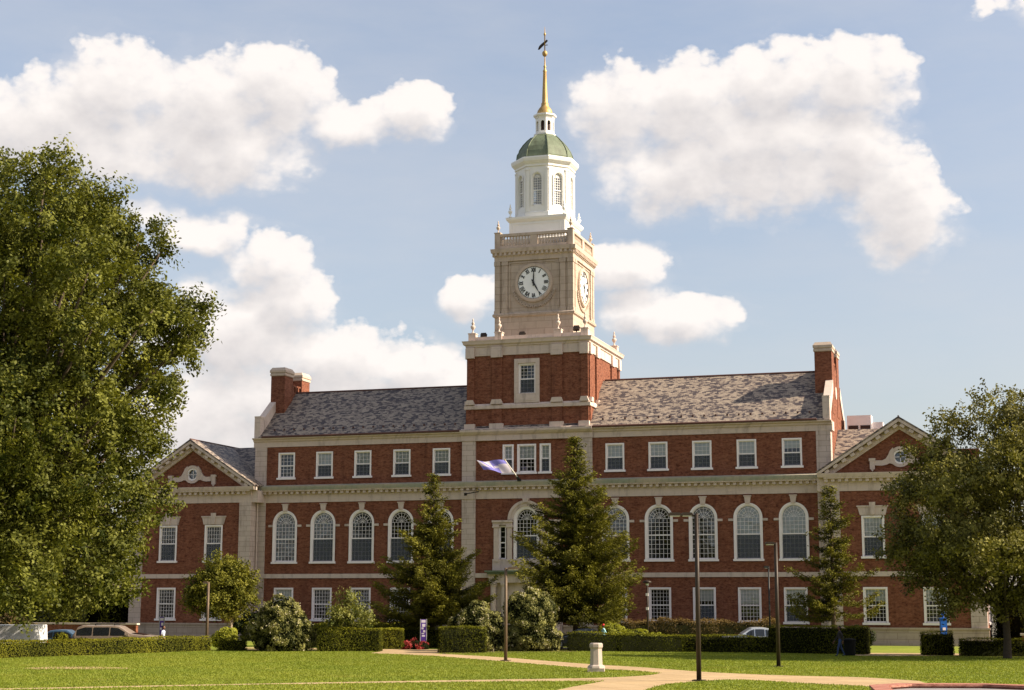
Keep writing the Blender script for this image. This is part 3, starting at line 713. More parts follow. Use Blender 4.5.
# balustrade
for i, (xf,) in enumerate(FACES):
    b = MB(); b.box(-ws+.45, ws-.45, .0, .28, 32.06, 32.28); b.box(-ws+.45, ws-.45, -.02, .3, 33.08, 33.30); b.box(-.3, .3, .0, .29, 32.281, 33.079)
    o = b.build('balustrade', 'clock_stone_trim', hall, xf)
    for s in (-1, 1):
      c = MB(); x = .5
      while x < 2.85:
        c.lathe(s*x, .14, [(.06, 32.28), (.1, 32.5), (.045, 32.75), (.05, 32.95), (.07, 33.08)], 6)
        x += .26
      c.build('balusters', 'clock_stone_trim', o, xf)
for sx in (-1, 1):
    for sy in (-1, 1):
        x, y = sx*(ws-.22), CY+sy*(ws-.22)
        pd = MB().box(x-.24, x+.24, y-.24, y+.24, 32.05, 33.38).box(x-.28, x+.28, y-.28, y+.28, 33.381, 33.46).build('corner_post', 'clock_stone_trim', hall)
        urn(x, y, 33.46, 1.05, 'clock_stone_trim', par=pd)
# clocks
def numeral_bars(txt):
    """strokes in a unit cell, width by letter"""
    x = 0; out = []
    for ch in txt:
        if ch == 'I': out.append(((x+.1, 0), (x+.1, 1))); x += .24
        if ch == 'V': out += [((x+.06, 1), (x+.26, 0)), ((x+.46, 1), (x+.26, 0))]; x += .54
        if ch == 'X': out += [((x+.06, 1), (x+.46, 0)), ((x+.46, 1), (x+.06, 0))]; x += .54
    return [((a[0]-x/2, a[1]), (b[0]-x/2, b[1])) for a, b in out]
NUM = ['XII', 'I', 'II', 'III', 'IIII', 'V', 'VI', 'VII', 'VIII', 'IX', 'X', 'XI']
ZC = 29.03; RC = 1.36
for (xf,) in FACES:
    f = MB(); f.ring(circ(0, ZC, RC, 0, 360, 48)[:-1], circ(0, ZC, RC+.2, 0, 360, 48)[:-1], -.08, .1, closed=True); f.ring(circ(0, ZC, RC+.2, 0, 360, 48)[:-1], circ(0, ZC, RC+.27, 0, 360, 48)[:-1], -.03, .1, closed=True)
    ck = f.build('clock', 'clock_stone_trim', hall, xf)
    MB().prism(circ(0, ZC, RC+.02, 0, 360, 48)[:-1], 'y', .0, .03).build('dial', 'clock_white', ck, xf)
    nm = MB()
    for i, tx in enumerate(NUM):
        a = R(90-30*i)
        for (p1, p2) in numeral_bars(tx):
            def tr_(p_):
                lx = p_[0]*.40; lz = RC*.66+p_[1]*.34
                return (lx*math.sin(a)+lz*math.cos(a), ZC+lz*math.sin(a)-lx*math.cos(a))
            thick = .055 if len(tx) > 3 else .07
            nm.bar(tr_(p1), tr_(p2), thick, -.02, -.003)
    for i in range(60):
        a = R(6*i); nm.bar((RC*.93*math.cos(a), ZC+RC*.93*math.sin(a)), (RC*.985*math.cos(a), ZC+RC*.985*math.sin(a)), .05 if i % 5 == 0 else .03, -.012, -.002)
    nm.ring(circ(0, ZC, RC*.975, 0, 360, 48)[:-1], circ(0, ZC, RC*1.0, 0, 360, 48)[:-1], -.012, -.001, closed=True)
    nm.build('numerals', 'black_metal', ck, xf)
    for ang, ln, wd, yy in ((90-151, 1.0, .13, -.06), (88, 1.26, .1, -.09)):
        a = R(ang); h = MB(); d = (math.cos(a), math.sin(a)); t_ = (-d[1], d[0])
        h.prism([(-d[0]*.3+t_[0]*wd*.4, ZC-d[1]*.3+t_[1]*wd*.4), (-d[0]*.3-t_[0]*wd*.4, ZC-d[1]*.3-t_[1]*wd*.4), (d[0]*ln*.45-t_[0]*wd*.5, ZC+d[1]*ln*.45-t_[1]*wd*.5), (d[0]*ln, ZC+d[1]*ln), (d[0]*ln*.45+t_[0]*wd*.5, ZC+d[1]*ln*.45+t_[1]*wd*.5)], 'y', yy, yy+.02)
        if ln > 1.2: h.prism(circ(0, ZC, .1, 0, 360, 12)[:-1], 'y', yy-.03, yy-.001)
        h.build('hand', 'black_metal', ck, xf)
# white square base, octagon, dome
p = MB(); wb = 2.42
p.mould(-wb-.12, wb+.12, CY-wb-.12, CY+wb+.12, [(.35, 32.0), (.35, 32.9), (.2, 33.0), (0, 33.02)])
p.mould(-wb, wb, CY-wb, CY+wb, [(.0, 33.0), (.0, 34.45), (.08, 34.5), (.22, 34.68), (.24, 34.86), (.0, 34.93)])
for i in range(4):
    b0 = len(p.v); p.ring([(-2.0, 33.25), (-2.0, 34.25), (2.0, 34.25), (2.0, 33.25)], [(-2.08, 33.17), (-2.08, 34.33), (2.08, 34.33), (2.08, 33.17)], -.04, .01, closed=True); p.xf(T((0, CY, 0)) @ Matrix.Rotation(i*PI/2, 4, 'Z') @ T((0, -wb, 0)), b0)
p.build('cupola_base', 'tower_white', hall)
for sx in (-1, 1):
    for sy in (-1, 1): urn(sx*2.35, CY+sy*2.35, 34.93, 1.15, 'tower_white')
RO = 2.5; AP = RO*math.cos(PI/8); FW = RO*math.sin(PI/8)   # half face width
oc = MB(); r8 = PI/8
oc.lathe(0, CY, [(RO+.12, 34.9), (RO+.12, 35.25), (RO+.02, 35.32), (RO-.3, 35.32)], 8, r8)
OCT = [T((0, CY, 0)) @ Matrix.Rotation(i*PI/4, 4, 'Z') @ T((0, -AP, 0)) for i in range(8)]
for xf in OCT:
    b0 = len(oc.v); wall(oc, [(-FW, 35.3), (FW, 35.3), (FW, 39.3), (-FW, 39.3)], [archp(0, 35.85, 38.25, .84, 14)], 0, .2)
    for s in (-1, 1): a, b = sorted((s*(FW-.26), s*(FW-.03))); oc.box(a, b, -.07, .02, 35.32, 38.9); oc.box(a-.02, b+.02, -.1, .02, 38.9, 39.05)
    oc.xf(xf, b0)
oc.lathe(0, CY, [(RO-.1, 39.2), (RO+.1, 39.25), (RO+.1, 39.4), (RO+.2, 39.5), (RO+.36, 39.68), (RO+.42, 39.9), (RO+.40, 40.02), (RO-.1, 40.1)], 8, r8)
oc.build('cupola', 'tower_white', hall)
for xf in OCT: window(hall, xf, .84, 35.85, 38.25, 4, (6, 5), .08, arch=True, sill=False, mw=.035, matf='tower_white')
dm = MB(); dm.lathe(0, CY, [(2.42, 40.05), (2.44, 40.3), (2.36, 40.7), (2.16, 41.15), (1.86, 41.6), (1.5, 42.0), (1.15, 42.3), (.95, 42.42), (.9, 42.5)], 8, r8)
for i in range(8):
    a = r8+i*PI/4; dm.tube([((r_+.02)*math.cos(a), CY+(r_+.02)*math.sin(a), z) for r_, z in [(2.44, 40.1), (2.36, 40.7), (2.16, 41.15), (1.86, 41.6), (1.5, 42.0), (1.15, 42.3)]], .045, 6)
dm.build('dome', 'copper', hall)
RL = .80; AL = RL*math.cos(PI/8); FL = RL*math.sin(PI/8)
ln = MB(); ln.lathe(0, CY, [(.95, 42.45), (.95, 42.6), (RL, 42.64), (RL-.1, 42.64)], 8, r8)
for i in range(8):
    b0 = len(ln.v); wall(ln, [(-FL, 42.6), (FL, 42.6), (FL, 44.0), (-FL, 44.0)], [archp(0, 42.8, 43.55, .32, 8)], 0, .12); ln.xf(T((0, CY, 0)) @ Matrix.Rotation(i*PI/4, 4, 'Z') @ T((0, -AL, 0)), b0)
ln.lathe(0, CY, [(RL-.1, 43.95), (RL+.04, 43.97), (RL+.06, 44.05), (RL+.2, 44.16), (RL+.2, 44.3), (RL-.1, 44.34)], 8, r8)
ln.build('lantern', 'tower_white', hall)
MB().lathe(0, CY, [(.45, 42.6), (.45, 44.0)], 8).build('lantern_core', 'vent_dark', hall)
g = MB(); g.smooth = True
g.lathe(0, CY, [(.68, 44.32), (.69, 44.45), (.63, 44.7), (.5, 44.92), (.35, 45.1), (.30, 45.3), (.33, 45.36), (.27, 45.42), (.245, 45.5), (.23, 46), (.19, 47), (.145, 48.2), (.19, 48.3), (.11, 48.4), (.09, 48.6), (.13, 48.72), (.06, 48.82), (.04, 49.6)], 16)
g.lathe(0, CY, [(.02, 49.6), (.13, 49.64), (.21, 49.76), (.23, 49.88), (.21, 50.0), (.13, 50.1), (.02, 50.14)], 16)
g.lathe(0, CY, [(.05, 50.1), (.05, 51.5), (.1, 51.55), (.1, 51.68), (.04, 51.75), (.015, 52.3)], 10)
g.build('spire', 'gold', hall)
v_ = MB(); v_.prism([(-.62, 50.3), (-.5, 50.28), (.0, 50.72), (.28, 51.0), (.2, 51.12), (-.1, 50.92), (-.3, 50.78), (-.5, 50.6)], 'y', CY-.03, CY+.03); v_.box(-.02, .26, CY-.02, CY+.02, 50.6, 50.66)
v_.build('weather_vane', 'dark_bronze', hall)

# things fixed on or standing on the hall
def floodlight(x, y, z, rz, label, tilt=-30):
    e = empty('floodlight', (x, y, z), rz, label=label, cat='floodlight', group='floodlights round the foot of the clock stage')
    MB().box(-.04, .04, -.04, .04, 0, .25).box(-.24, .24, -.03, .03, .25, .3).box(-.26, -.22, -.03, .03, .3, .62).box(.22, .26, -.03, .03, .3, .62).build('bracket', 'dark_bronze', e)
    h = MB().box(-.22, .22, -.1, .13, -.18, .18).box(-.25, .25, .13, .17, -.21, .21).build('lamp_housing', 'dark_bronze', e, T((0, 0, .52)) @ Matrix.Rotation(R(tilt), 4, 'X'))
    MB().box(-.2, .2, .171, .18, -.17, .17).build('lens', 'lens', h, T((0, 0, .52)) @ Matrix.Rotation(R(tilt), 4, 'X'))
floodlight(-.7, .95, 24.42-.32, 0, 'small floodlight on a bracket in the middle of the tower ledge')
floodlight(3.85, 1.1, 24.4, 0, 'larger square floodlight by the right corner urn of the tower ledge')
floodlight(-4.1, 1.2, 24.2, 0, 'dark floodlight beside the left corner urn of the tower ledge')

fl = empty('flagpole', (-.426, -.64, 12.62), label='short white pole slanting out from the cornice above the arched window', cat='flagpole')
tipv = Vector((-.852, -3.0, 13.997))-Vector((-.426, -.64, 12.62))
MB().tube([(0, 0, 0), tuple(tipv)], [.05, .035], 8).build('pole', 'pole_white', fl)
MB().tube([tuple(-tipv*.03), tuple(tipv*.16)], .1, 8).box(-.14, .14, -.1, .12, -.12, .05).build('bracket', 'black_metal', fl)
g = MB(); g.smooth = True; g.lathe(tipv.x, tipv.y, [(.01, tipv.z-.06), (.07, tipv.z), (.01, tipv.z+.08)], 8); g.build('finial', 'gold', fl)
b = MB(); b.smooth = True; nu, nv = 30, 12; base = Vector((-.426, -.64, 12.62))
P0 = base+tipv*.97; P1 = base+tipv*.42
g_ = []
for i in range(nu+1):
    for j in range(nv+1):
        u, v = i/nu, j/nv
        p = P0.lerp(P1, v)+Vector((-2.3*u, -.35*u, .02*u))
        p += Vector((0, .22*math.sin(u*9+v*1.5)*u**.6, .09*math.sin(u*7+v*2.2)+(.25*v*u)*.9-.12*v))
        g_.append(p)
b.v = [tuple(p) for p in g_]
for i in range(nu):
    for j in range(nv):
        u, v = i/nu, j/nv
        w_ = (u < .34 and v > .3 and u < .22+.25*v) or (u > .5 and v < .6 and math.sin(u*13+v*5) > -.6) or (.25 < u < .5 and .35 < v < .55)
        b.f.append([i*(nv+1)+j, (i+1)*(nv+1)+j, (i+1)*(nv+1)+j+1, i*(nv+1)+j+1]); b.mi.append(1 if w_ else 0); b.sm.append(True)
b.build('flag', ['flag_blue', 'flag_white']); tag(bpy.data.objects['flag'], 'purple blue and white flag streaming out from the slanting pole', 'flag')
e = empty('camera_arm', (-4.95, -.3, 11.55), label='dark bracket arm under the cornice left of the middle bay', cat='bracket')
MB().tube([(0, 0, 0), (0, -.4, .02), (1.15, -.45, .18), (1.2, -.45, .42)], .045, 6).build('arm', 'dark_bronze', e)
MB().box(-.1, .1, -.35, -.2, -.1, .12).build('mounting_box', 'dark_bronze', e)
e = empty('rooftop_unit', (25.4, 9.4, 16.2), label='white rooftop air unit with dark louvres behind the right gable', cat='air unit')
MB().box(-1.05, .85, -.8, .8, .95, 1.72).box(.85, 1.75, -.6, .6, .2, 1.15).build('housing', 'white_paint', e)
MB().box(-1.05, .84, -.78, .78, -2.2, .949).build('base', 'white_paint', e)
for x in (-.95, .0): MB().box(x, x+.78, -.82, -.785, .3, .9).build('louvre', 'vent_dark', e)

# ------------------------------------------------------------------ ground
def sstep(t): t = np.clip(t, 0, 1); return t*t*(3-2*t)
HEDGE_L = [(-19.5, -60), (-16.3, -46), (-15.3, -42.5), (-13.9, -39), (-13.3, -35), (-12.9, -32.6), (-12.4, -30.8)]
def hedge_x(y):
    return np.interp(y, [p[1] for p in HEDGE_L], [p[0] for p in HEDGE_L])
def ground_z(x, y):
    d = sstep((hedge_x(y)-.9-x)/2.4); f = sstep((-21-y)/4.0)
    return -.26*d*f
def axis(lo, hi, step, far):
    a = list(np.arange(lo, hi+.01, step)); o = 1
    ext = [far*.004, far*.015, far*.05, far*.2, far]
    return np.array([lo-e_ for e_ in reversed(ext)]+a+[hi+e_ for e_ in ext])
gx, gy = axis(-60, 70, 1.0, 3500), axis(-150, 40, 1.0, 3500)
GX, GY = np.meshgrid(gx, gy, indexing='ij'); GZ = ground_z(GX, GY)
b = MB(); b.v = [tuple(map(float, p)) for p in np.stack([GX, GY, GZ], -1).reshape(-1, 3)]
ny = len(gy)
for i in range(len(gx)-1):
    for j in range(ny-1): b.f.append([i*ny+j, (i+1)*ny+j, (i+1)*ny+j+1, i*ny+j+1])
b.mi = [0]*len(b.f); b.sm = [True]*len(b.f)
tag(b.build('ground', 'lawn'), kind='structure', label='broad lawn in front of the brick hall')
def sheet(name, poly, z, mat, label, th=None):
    b = MB()
    tri = tessellate_polygon([[Vector((x, y, 0)) for x, y in poly]])
    b.add([(x, y, z) for x, y in poly], [tuple(t) for t in tri])
    return tag(b.build(name, mat), kind='structure', label=label)
def smooth_poly(P, k=2):
    for _ in range(k):
        Q = []
        for i, p in enumerate(P):
            q = P[(i+1) % len(P)]; Q += [(.75*p[0]+.25*q[0], .75*p[1]+.25*q[1]), (.25*p[0]+.75*q[0], .25*p[1]+.75*q[1])]
        P = Q
    return P
PATH = [(3.5, -29.6), (9.5, -34.8), (12.6, -38.3), (16.3, -42.3), (19.6, -45.0), (22.1, -47.7), (23.4, -49.1), (25.8, -50.7), (28.1, -51.5), (30.5, -51.7), (31.8, -52.9), (33.5, -54.6), (33.4, -61.0), (31.2, -58.9), (29.4, -58.0), (27.9, -56.8), (26.5, -55.7), (25.6, -56.0), (25.0, -57.3), (24.4, -59.0), (24.1, -60.2), (24.1, -62.2), (24.4, -66.1), (26.0, -74.1), (27, -82), (23.5, -83), (21.8, -74), (21.2, -64.5), (21.35, -58.5), (17.5, -60.3), (9.8, -65.6), (0, -74.5), (-.6, -73.8), (9.4, -64.8), (17.0, -58.8), (20.1, -56.5), (21.15, -54.9), (21.9, -53.1), (21.9, -50.9), (20.5, -49.3), (17.6, -47.3), (14.2, -43.7), (11.5, -40.8), (5.2, -34.2), (2.2, -32.3)]
sheet('path', smooth_poly(PATH, 1), .006, 'path', 'buff concrete path forking across the lawn')
WALKS = [[(-14, -22.6), (-3.5, -22.9), (1.0, -22.4), (7, -21.5), (7, -23.6), (3.9, -28.6), (3.5, -30.3), (2.4, -32.1), (-.3, -31.0), (-1.0, -27.5), (-4, -24.8), (-14, -24.6)], [(27.1, -19.4), (45, -16.6), (45, -21.0), (32.8, -23.0), (30.5, -25.0), (27.4, -25.2)]]
for w_, lb in zip(WALKS, ('pale walk between the hedges on the left', 'pale walk behind the bin on the right')): sheet('path', w_, .012, 'path', lb)
DIRT = [(-7.5, -55.9), (-6.6, -53.8), (-4.1, -53.5), (-1.9, -54.4), (-2.9, -55.6), (-4.3, -56.1), (-5.9, -57.0)]
sheet('dirt_patch', smooth_poly(DIRT), .004, 'dirt', 'worn bare strip in the lawn')
sheet('planting_bed', [(-11.6, -29.2), (-9, -28.4), (-1.2, -27.0), (-1.2, -25.4), (-12, -25.8)], .009, 'mulch', 'brown planting bed under the left shrubs')
sheet('planting_bed', [(2.6, -27.2), (4.3, -30.6), (7.2, -27.0), (10.5, -24.0), (10.5, -20.5), (3.6, -21.4)], .016, 'mulch', 'brown planting bed under the large flowering shrubs')
sheet('planting_bed', [(-22, -4.5), (-3.5, -4.5), (-3.5, -.35), (-22, -.35)], .005, 'mulch', 'planting bed along the left half of the hall')
sheet('planting_bed', [(3.5, -4.5), (22, -4.5), (22, -.35), (3.5, -.35)], .005, 'mulch', 'planting bed along the right half of the hall')
sheet('planting_bed', [(30.2, -24.2), (33.8, -22.9), (46, -22.4), (46, -25.6), (33, -24.8)], .016, 'mulch', 'planting bed under the dark hedges on the right')
sheet('road', [(-60, -62), (-22.5, -62), (-18.6, -46), (-17.3, -41), (-16.6, -36), (-16.2, -31), (-16.2, -27), (-60, -27)], -.245, 'asphalt', 'asphalt lot behind the long left hedge')
sheet('road', [(6.2, -20.2), (26.0, -17.6), (26, -12.5), (5.0, -14.6)], .008, 'asphalt', 'asphalt drive behind the long dark hedge')

# grass blades where the lawn is near enough to tell
rng = np.random.default_rng(7)
def pip(P, x, y):
    ins = np.zeros(len(x), bool); k = len(P)
    for i in range(k):
        x1, y1 = P[i]; x2, y2 = P[(i+1) % k]
        c = ((y1 > y) != (y2 > y)) & (x < (x2-x1)*(y-y1)/((y2-y1) if y2 != y1 else 1e-9)+x1); ins ^= c
    return ins
NB = 420000
dep = 50+rng.random(NB)**.8*52; lat = (rng.random(NB)-.5)*dep*.69
bx = CAM.x+BACK.x*dep+RIGHT.x*lat; by = CAM.y+BACK.y*dep+RIGHT.y*lat
keep = ~pip(PATH, bx, by) & (ground_z(bx, by) > -.02) & (by < -19.5) & ~(pip(DIRT, bx, by) & (rng.random(NB) < .8))
for w_ in WALKS: keep &= ~pip(w_, bx, by)
bx, by = bx[keep], by[keep]; nb = len(bx)
hgt = rng.uniform(.025, .06, nb); wd = rng.uniform(.014, .03, nb); an = rng.random(nb)*PI
lx, ly = rng.normal(0, .025, nb), rng.normal(0, .025, nb)
patch = .5+.3*np.sin(bx*.35+by*.21)+.2*np.sin(bx*.9-by*.6)
q = np.zeros((nb, 4, 3)); cx_, cy_ = np.cos(an)*wd, np.sin(an)*wd
q[:, 0] = np.stack([bx-cx_, by-cy_, np.zeros(nb)], 1); q[:, 1] = np.stack([bx+cx_, by+cy_, np.zeros(nb)], 1)
q[:, 2] = np.stack([bx+lx+cx_*.3, by+ly+cy_*.3, hgt], 1); q[:, 3] = np.stack([bx+lx-cx_*.3, by+ly-cy_*.3, hgt*.95], 1)
tag(quads_obj('grass', q, np.clip(rng.random(nb)*.7+.3*patch, 0, 1), 'grass_blade'), 'short sunlit grass of the lawn', 'grass', kind='stuff')

# ------------------------------------------------------------------ plants
def local(o, base):
    """place a point given as (to the right, height, further back) from base"""
    return Vector(base)+RIGHT*o[0]+Vector((0, 0, o[1]))+BACK*(o[2] if len(o) > 2 else 0)
def broad_tree(name, base, lobes, trunk_r, fork, mat, bark, seed, leafL, leafW, dens, per, label, cat='tree', group=None, up=0., clr=.55, depthfill=True, shrink=.97):
    rng = np.random.default_rng(seed); rr = random.Random(seed)
    e = empty(name, base, label=label, cat=cat, group=group)
    L = []
    for lx, lz, lr in lobes:
        lr = max(.45, lr*shrink-.05)
        if depthfill:
            cxm = sum(l[0] for l in lobes)/len(lobes)
            span = max(abs(l[0]-cxm) for l in lobes)+2
            w = math.sqrt(max(.05, 1-((lx-cxm)/span)**2))*span*.62
            L.append((lx, lz, rr.uniform(-.25, .25)*lr-.3*w*rr.random(), lr))
            if lr > 1.6:
                L.append((lx*.85+cxm*.15+rr.uniform(-1, 1), lz-rr.random()*1.0, -w*rr.uniform(.6, 1.), lr*.8))
                L.append((lx*.85+cxm*.15+rr.uniform(-1, 1), lz-rr.random()*1.0, w*rr.uniform(.6, 1.), lr*.8))
        else: L.append((lx, lz, rr.uniform(-.8, .8)*lr, lr))
    # trunk and limbs
    t = MB(); t.smooth = True
    fk = Vector((0, 0, fork))
    t.tube([(0, 0, -.5), (0, 0, 0.1), (trunk_r*.2, 0, fork*.5), tuple(fk), (trunk_r*.3, .1, fork*1.5)], [trunk_r*1.5, trunk_r*1.15, trunk_r*.95, trunk_r*.9, trunk_r*.5], 12)
    for lx, lz, ly, lr in L:
        c = local((lx, lz, ly), (0, 0, 0)); st = fk+Vector((0, 0, rr.uniform(-.1, .45)*fork))
        md = st.lerp(c, .5)+Vector((rr.uniform(-.4, .4), rr.uniform(-.4, .4), rr.uniform(.1, .9)))
        r0 = trunk_r*rr.uniform(.28, .45)
        t.tube([tuple(st), tuple(st.lerp(md, .6)), tuple(md), tuple(md.lerp(c, .6)+Vector((rr.uniform(-.3, .3), 0, .1))), tuple(c)], [r0, r0*.75, r0*.55, r0*.35, r0*.15], 6)
    t.build('trunk', bark, e)
    # clumps of leaves on the outside of each lobe
    CC = []; AX = []; TT = []
    for lx, lz, ly, lr in L:
        n = max(6, int(dens*4*PI*lr*lr*.42)); d = unit(rng, n)
        rad = lr*(clr+(1.12-clr)*rng.random((n, 1))**.6)
        c = np.array(local((lx, lz, ly), (0, 0, 0)))+d*rad*np.array([1, 1, .88])
        CC.append(c); AX.append(d); TT.append(np.full(n, rng.uniform(-.12, .12)))
    CC = np.concatenate(CC); AX = np.concatenate(AX); TT = np.concatenate(TT)+rng.normal(0, .2, len(CC))
    ok = CC[:, 2] > .6; CC, AX, TT = CC[ok], AX[ok], TT[ok]
    k = per; n = len(CC)
    sz = rng.uniform(.6, 1.25, (n, 1, 1))
    off = np.clip(rng.normal(size=(n, k, 3)), -1.7, 1.7)*.21*sz*leafL/.22+AX[:, None, :]*np.clip(rng.normal(size=(n, k, 1)), -1.6, 1.4)*.34*sz*leafL/.22
    P = (CC[:, None, :]+off).reshape(-1, 3)
    CN = AX*.6+unit(rng, n)*.9+np.array([0, 0, .7+up]); CN /= np.linalg.norm(CN, axis=1, keepdims=True)
    tt = np.repeat(TT, k)+.45+rng.normal(0, .13, n*k)
    V = surf_leaves(rng, P, leafL, leafW, np.repeat(CN, k, 0), .75)
    o = quads_obj('crown', V, np.clip(tt, 0, 1), mat, e)
    return e
BIG = [(3.7, 28.0, 1.8), (1.1, 27.3, 2.6), (6.6, 26.4, 1.8), (8.6, 24.9, 1.7), (9.9, 23.9, .9), (4.6, 24.4, 3.4), (1.1, 22.1, 4.4), (7.5, 21.8, 2.5), (10.4, 20.1, 1.9), (12.6, 20.7, 1.0), (11.9, 18.9, 1.2), (9.3, 18.1, 2.2), (5.8, 18.1, 3.5), (1.1, 15.8, 4.6), (10.8, 15.5, 1.3), (8.6, 14.1, 2.1), (4.4, 13.5, 3.9), (9.9, 12.3, .9), (9.2, 13.2, 1.1), (7.3, 10.6, 2.2), (8.7, 8.6, 1.2), (4.1, 8.9, 3.5), (1.1, 8.9, 4.2), (6.8, 6.6, 2.3), (8.4, 5.2, 1.2), (3.5, 4.6, 2.4), (7.2, 4.1, 1.4), (9.2, 3.9, .7), (5.3, 4.2, 1.7), (1.2, 4.6, 2.1), (-3.5, 24.4, 4.7), (-4.1, 17.5, 5.2), (-4.1, 10.6, 5.2), (-3.5, 5.4, 2.9), (-7.6, 20.3, 4.1), (-8.2, 13.4, 4.7)]
broad_tree('oak_tree', (-20.8, -40.4, -.26), BIG, .62, 4.5, 'leaf_big', 'bark', 11, .25, .15, 2.3, 56, 'huge leafy tree filling the left edge in front of the hall')
RT = [(-.5, 13.6, 1.5), (-2.6, 12.8, 1.3), (-4.4, 11.4, 1.1), (-5.6, 9.5, .9), (-3.0, 9.8, 2.1), (.1, 10.4, 2.6), (-6.0, 7.1, .9), (-6.4, 5.8, .8), (-4.4, 6.4, 1.8), (-1.3, 6.4, 2.3), (1.2, 6.8, 2.6), (-3.5, 4.2, 1.3), (-5.0, 4.7, 1.1), (-3.2, 3.1, 1.0), (-1.0, 3.8, 1.6), (.8, 3.0, 1.0), (1.8, 3.9, 1.7), (3.0, 11.5, 2.9), (4.6, 7.1, 3.0), (1.8, 13.9, 1.5), (5.5, 4.6, 1.8)]
broad_tree('elm_tree', (36.2, -26.5, 0), RT, .21, 2.2, 'leaf_right', 'dark_bark', 23, .2, .11, 5.2, 46, 'olive green spreading tree with low branches at the right edge', up=-.25)
broad_tree('round_tree', (-13.7, -23.1, .25), [(-.7, 4.9, 1.3), (-2.0, 4.1, .9), (.5, 4.4, 1.0), (-.9, 3.4, 1.6), (-2.1, 3.0, 1.0), (.6, 3.1, 1.1), (-.4, 2.3, .9), (-1.5, 3.6, 1.3), (.1, 3.9, 1.4)], .12, 1.2, 'leaf_round', 'pale_bark', 31, .16, .1, 14, 44, 'round yellow green small tree on pale stems by the left pavilion', clr=.4)
broad_tree('small_tree', (-3.3, -27.4, 0), [(0, 3.3, .6), (-.6, 2.4, .7), (.6, 2.3, .7), (0, 2.0, .8), (1.0, 1.9, .5), (-1.0, 1.8, .4)], .06, .9, 'leaf_bright', 'bark', 37, .15, .08, 16, 32, 'small pale green layered tree behind the clipped block hedge', clr=.3)
broad_tree('young_tree', (-22.5, -33.5, -.26), [(0, 4.2, .9), (.4, 3.4, .8), (-.6, 3.6, .8)], .09, 2.6, 'leaf_big', 'bark', 41, .18, .1, 2.5, 30, 'thin dark stemmed young tree behind the white van')
# woods behind the wings that close the view past the hall
k = 0
for bx_, by_, h_, lb in ((-52, 20, 11, 'tree behind the far left end of the hall'), (-66, 5, 13, 'broad tree well beyond the left pavilion'), (-44, 34, 10, 'tree furthest back at the left of the hall'), (50, 22, 11, 'tree behind the right end of the hall'), (64, 8, 12, 'broad tree well beyond the right pavilion'), (46, 40, 9, 'tree furthest back at the right of the hall')):
    rr = random.Random(bx_); lob = [(rr.uniform(-3.5, 3.5), h_*rr.uniform(.35, .9), rr.uniform(1.6, 2.8)) for _ in range(9)]
    broad_tree('shade_tree', (bx_, by_, 0), lob, .3, 2.4, 'leaf_big', 'bark', 50+k, .5, .28, .5, 22, lb, group='trees beyond the hall'); k += 1

def conifer(base, H, Rd, seed, label, dens=1.0, z0=.8, droop=.16, skew=0.0, power=.85):
    rng = np.random.default_rng(seed); rr = random.Random(seed)
    e = empty('spruce_tree', base, label=label, cat='spruce', group='spruces in front of the hall')
    t = MB(); t.smooth = True
    t.tube([(0, 0, -.1), (0, 0, H*.3), (.03, 0, H*.7), (0, 0, H)], [.2*H/12, .16*H/12, .09*H/12, .015], 10)
    C = []; A = []; TT = []
    z = z0; bump = [rr.uniform(.55, 1.2) for _ in range(60)]
    while z < H-.15:
        f = (1-(z-z0*.3)/(H-z0*.3)); n = max(3, int((4+4.5*f)*dens))
        for i in range(n):
            az = rr.uniform(0, 2*PI); Ln = Rd*max(0, f)**power*rr.uniform(.45, 1.15)*bump[int(az*3) % 20+int(z/1.3) % 20]+.15
            Ln = min(Ln, Rd*1.1*max(.05, f)**.8+.15)
            dx, dy = math.cos(az), math.sin(az)
            Ln *= 1+skew*dx
            pts = []; m = max(3, int(Ln/.17))
            for s in range(m+1):
                u = s/m; pts.append((dx*Ln*u, dy*Ln*u, z+Ln*(.10*u-droop*2.2*u*(1-u)*1.4-droop*.8*u*u+.16*u**3)+.25*f*0))
            if Ln > .8: t.tube([pts[0], pts[m//2], pts[m]], [.035, .022, .008], 4)
            tb = rr.gauss(0, .12)
            side = (-dy, dx)
            for s in range(1, m+1):
                u = s/m; wdt = .5*Ln*math.sin(PI*min(1, u*.85+.15))*.5+.06
                for q in range(2 if Ln > 1.2 else 1):
                    o = rr.uniform(-wdt, wdt); C.append((pts[s][0]+side[0]*o, pts[s][1]+side[1]*o, pts[s][2]-abs(o)*.15+rr.uniform(-.06, .06))); A.append((dx+side[0]*o*1.2, dy+side[1]*o*1.2, .1)); TT.append(tb-.16+.42*u**2)  # lit tips painted in: tint pales toward the end of each bough
        z += rr.uniform(.16, .30)
    t.build('trunk', 'bark', e)
    C = np.array(C); A = np.array(A); A /= np.linalg.norm(A, axis=1, keepdims=True); TT = np.array(TT)
    k = 16; n = len(C)
    P = (C[:, None, :]+rng.normal(size=(n, k, 3))*np.array([.11, .11, .075])+A[:, None, :]*rng.normal(size=(n, k, 1))*.12).reshape(-1, 3)
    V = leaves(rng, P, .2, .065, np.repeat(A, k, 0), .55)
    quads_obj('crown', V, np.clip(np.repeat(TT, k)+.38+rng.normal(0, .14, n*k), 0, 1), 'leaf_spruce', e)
conifer((-1.35, -17.5, 0), 12.0, 6.0, 3, 'spruce left of the arched middle window, its tip below the eaves', dens=.95, z0=2.0, power=1.15)
conifer((8.6, -16.6, 0), 14.5, 6.3, 4, 'tallest and fullest spruce, right of the arched middle window', dens=1.15, z0=2.2, power=1.05)
conifer((25.7, -17.4, 0), 10.6, 3.8, 8, 'thin sparse spruce before the right pavilion', dens=.5, z0=2.3, power=.85)

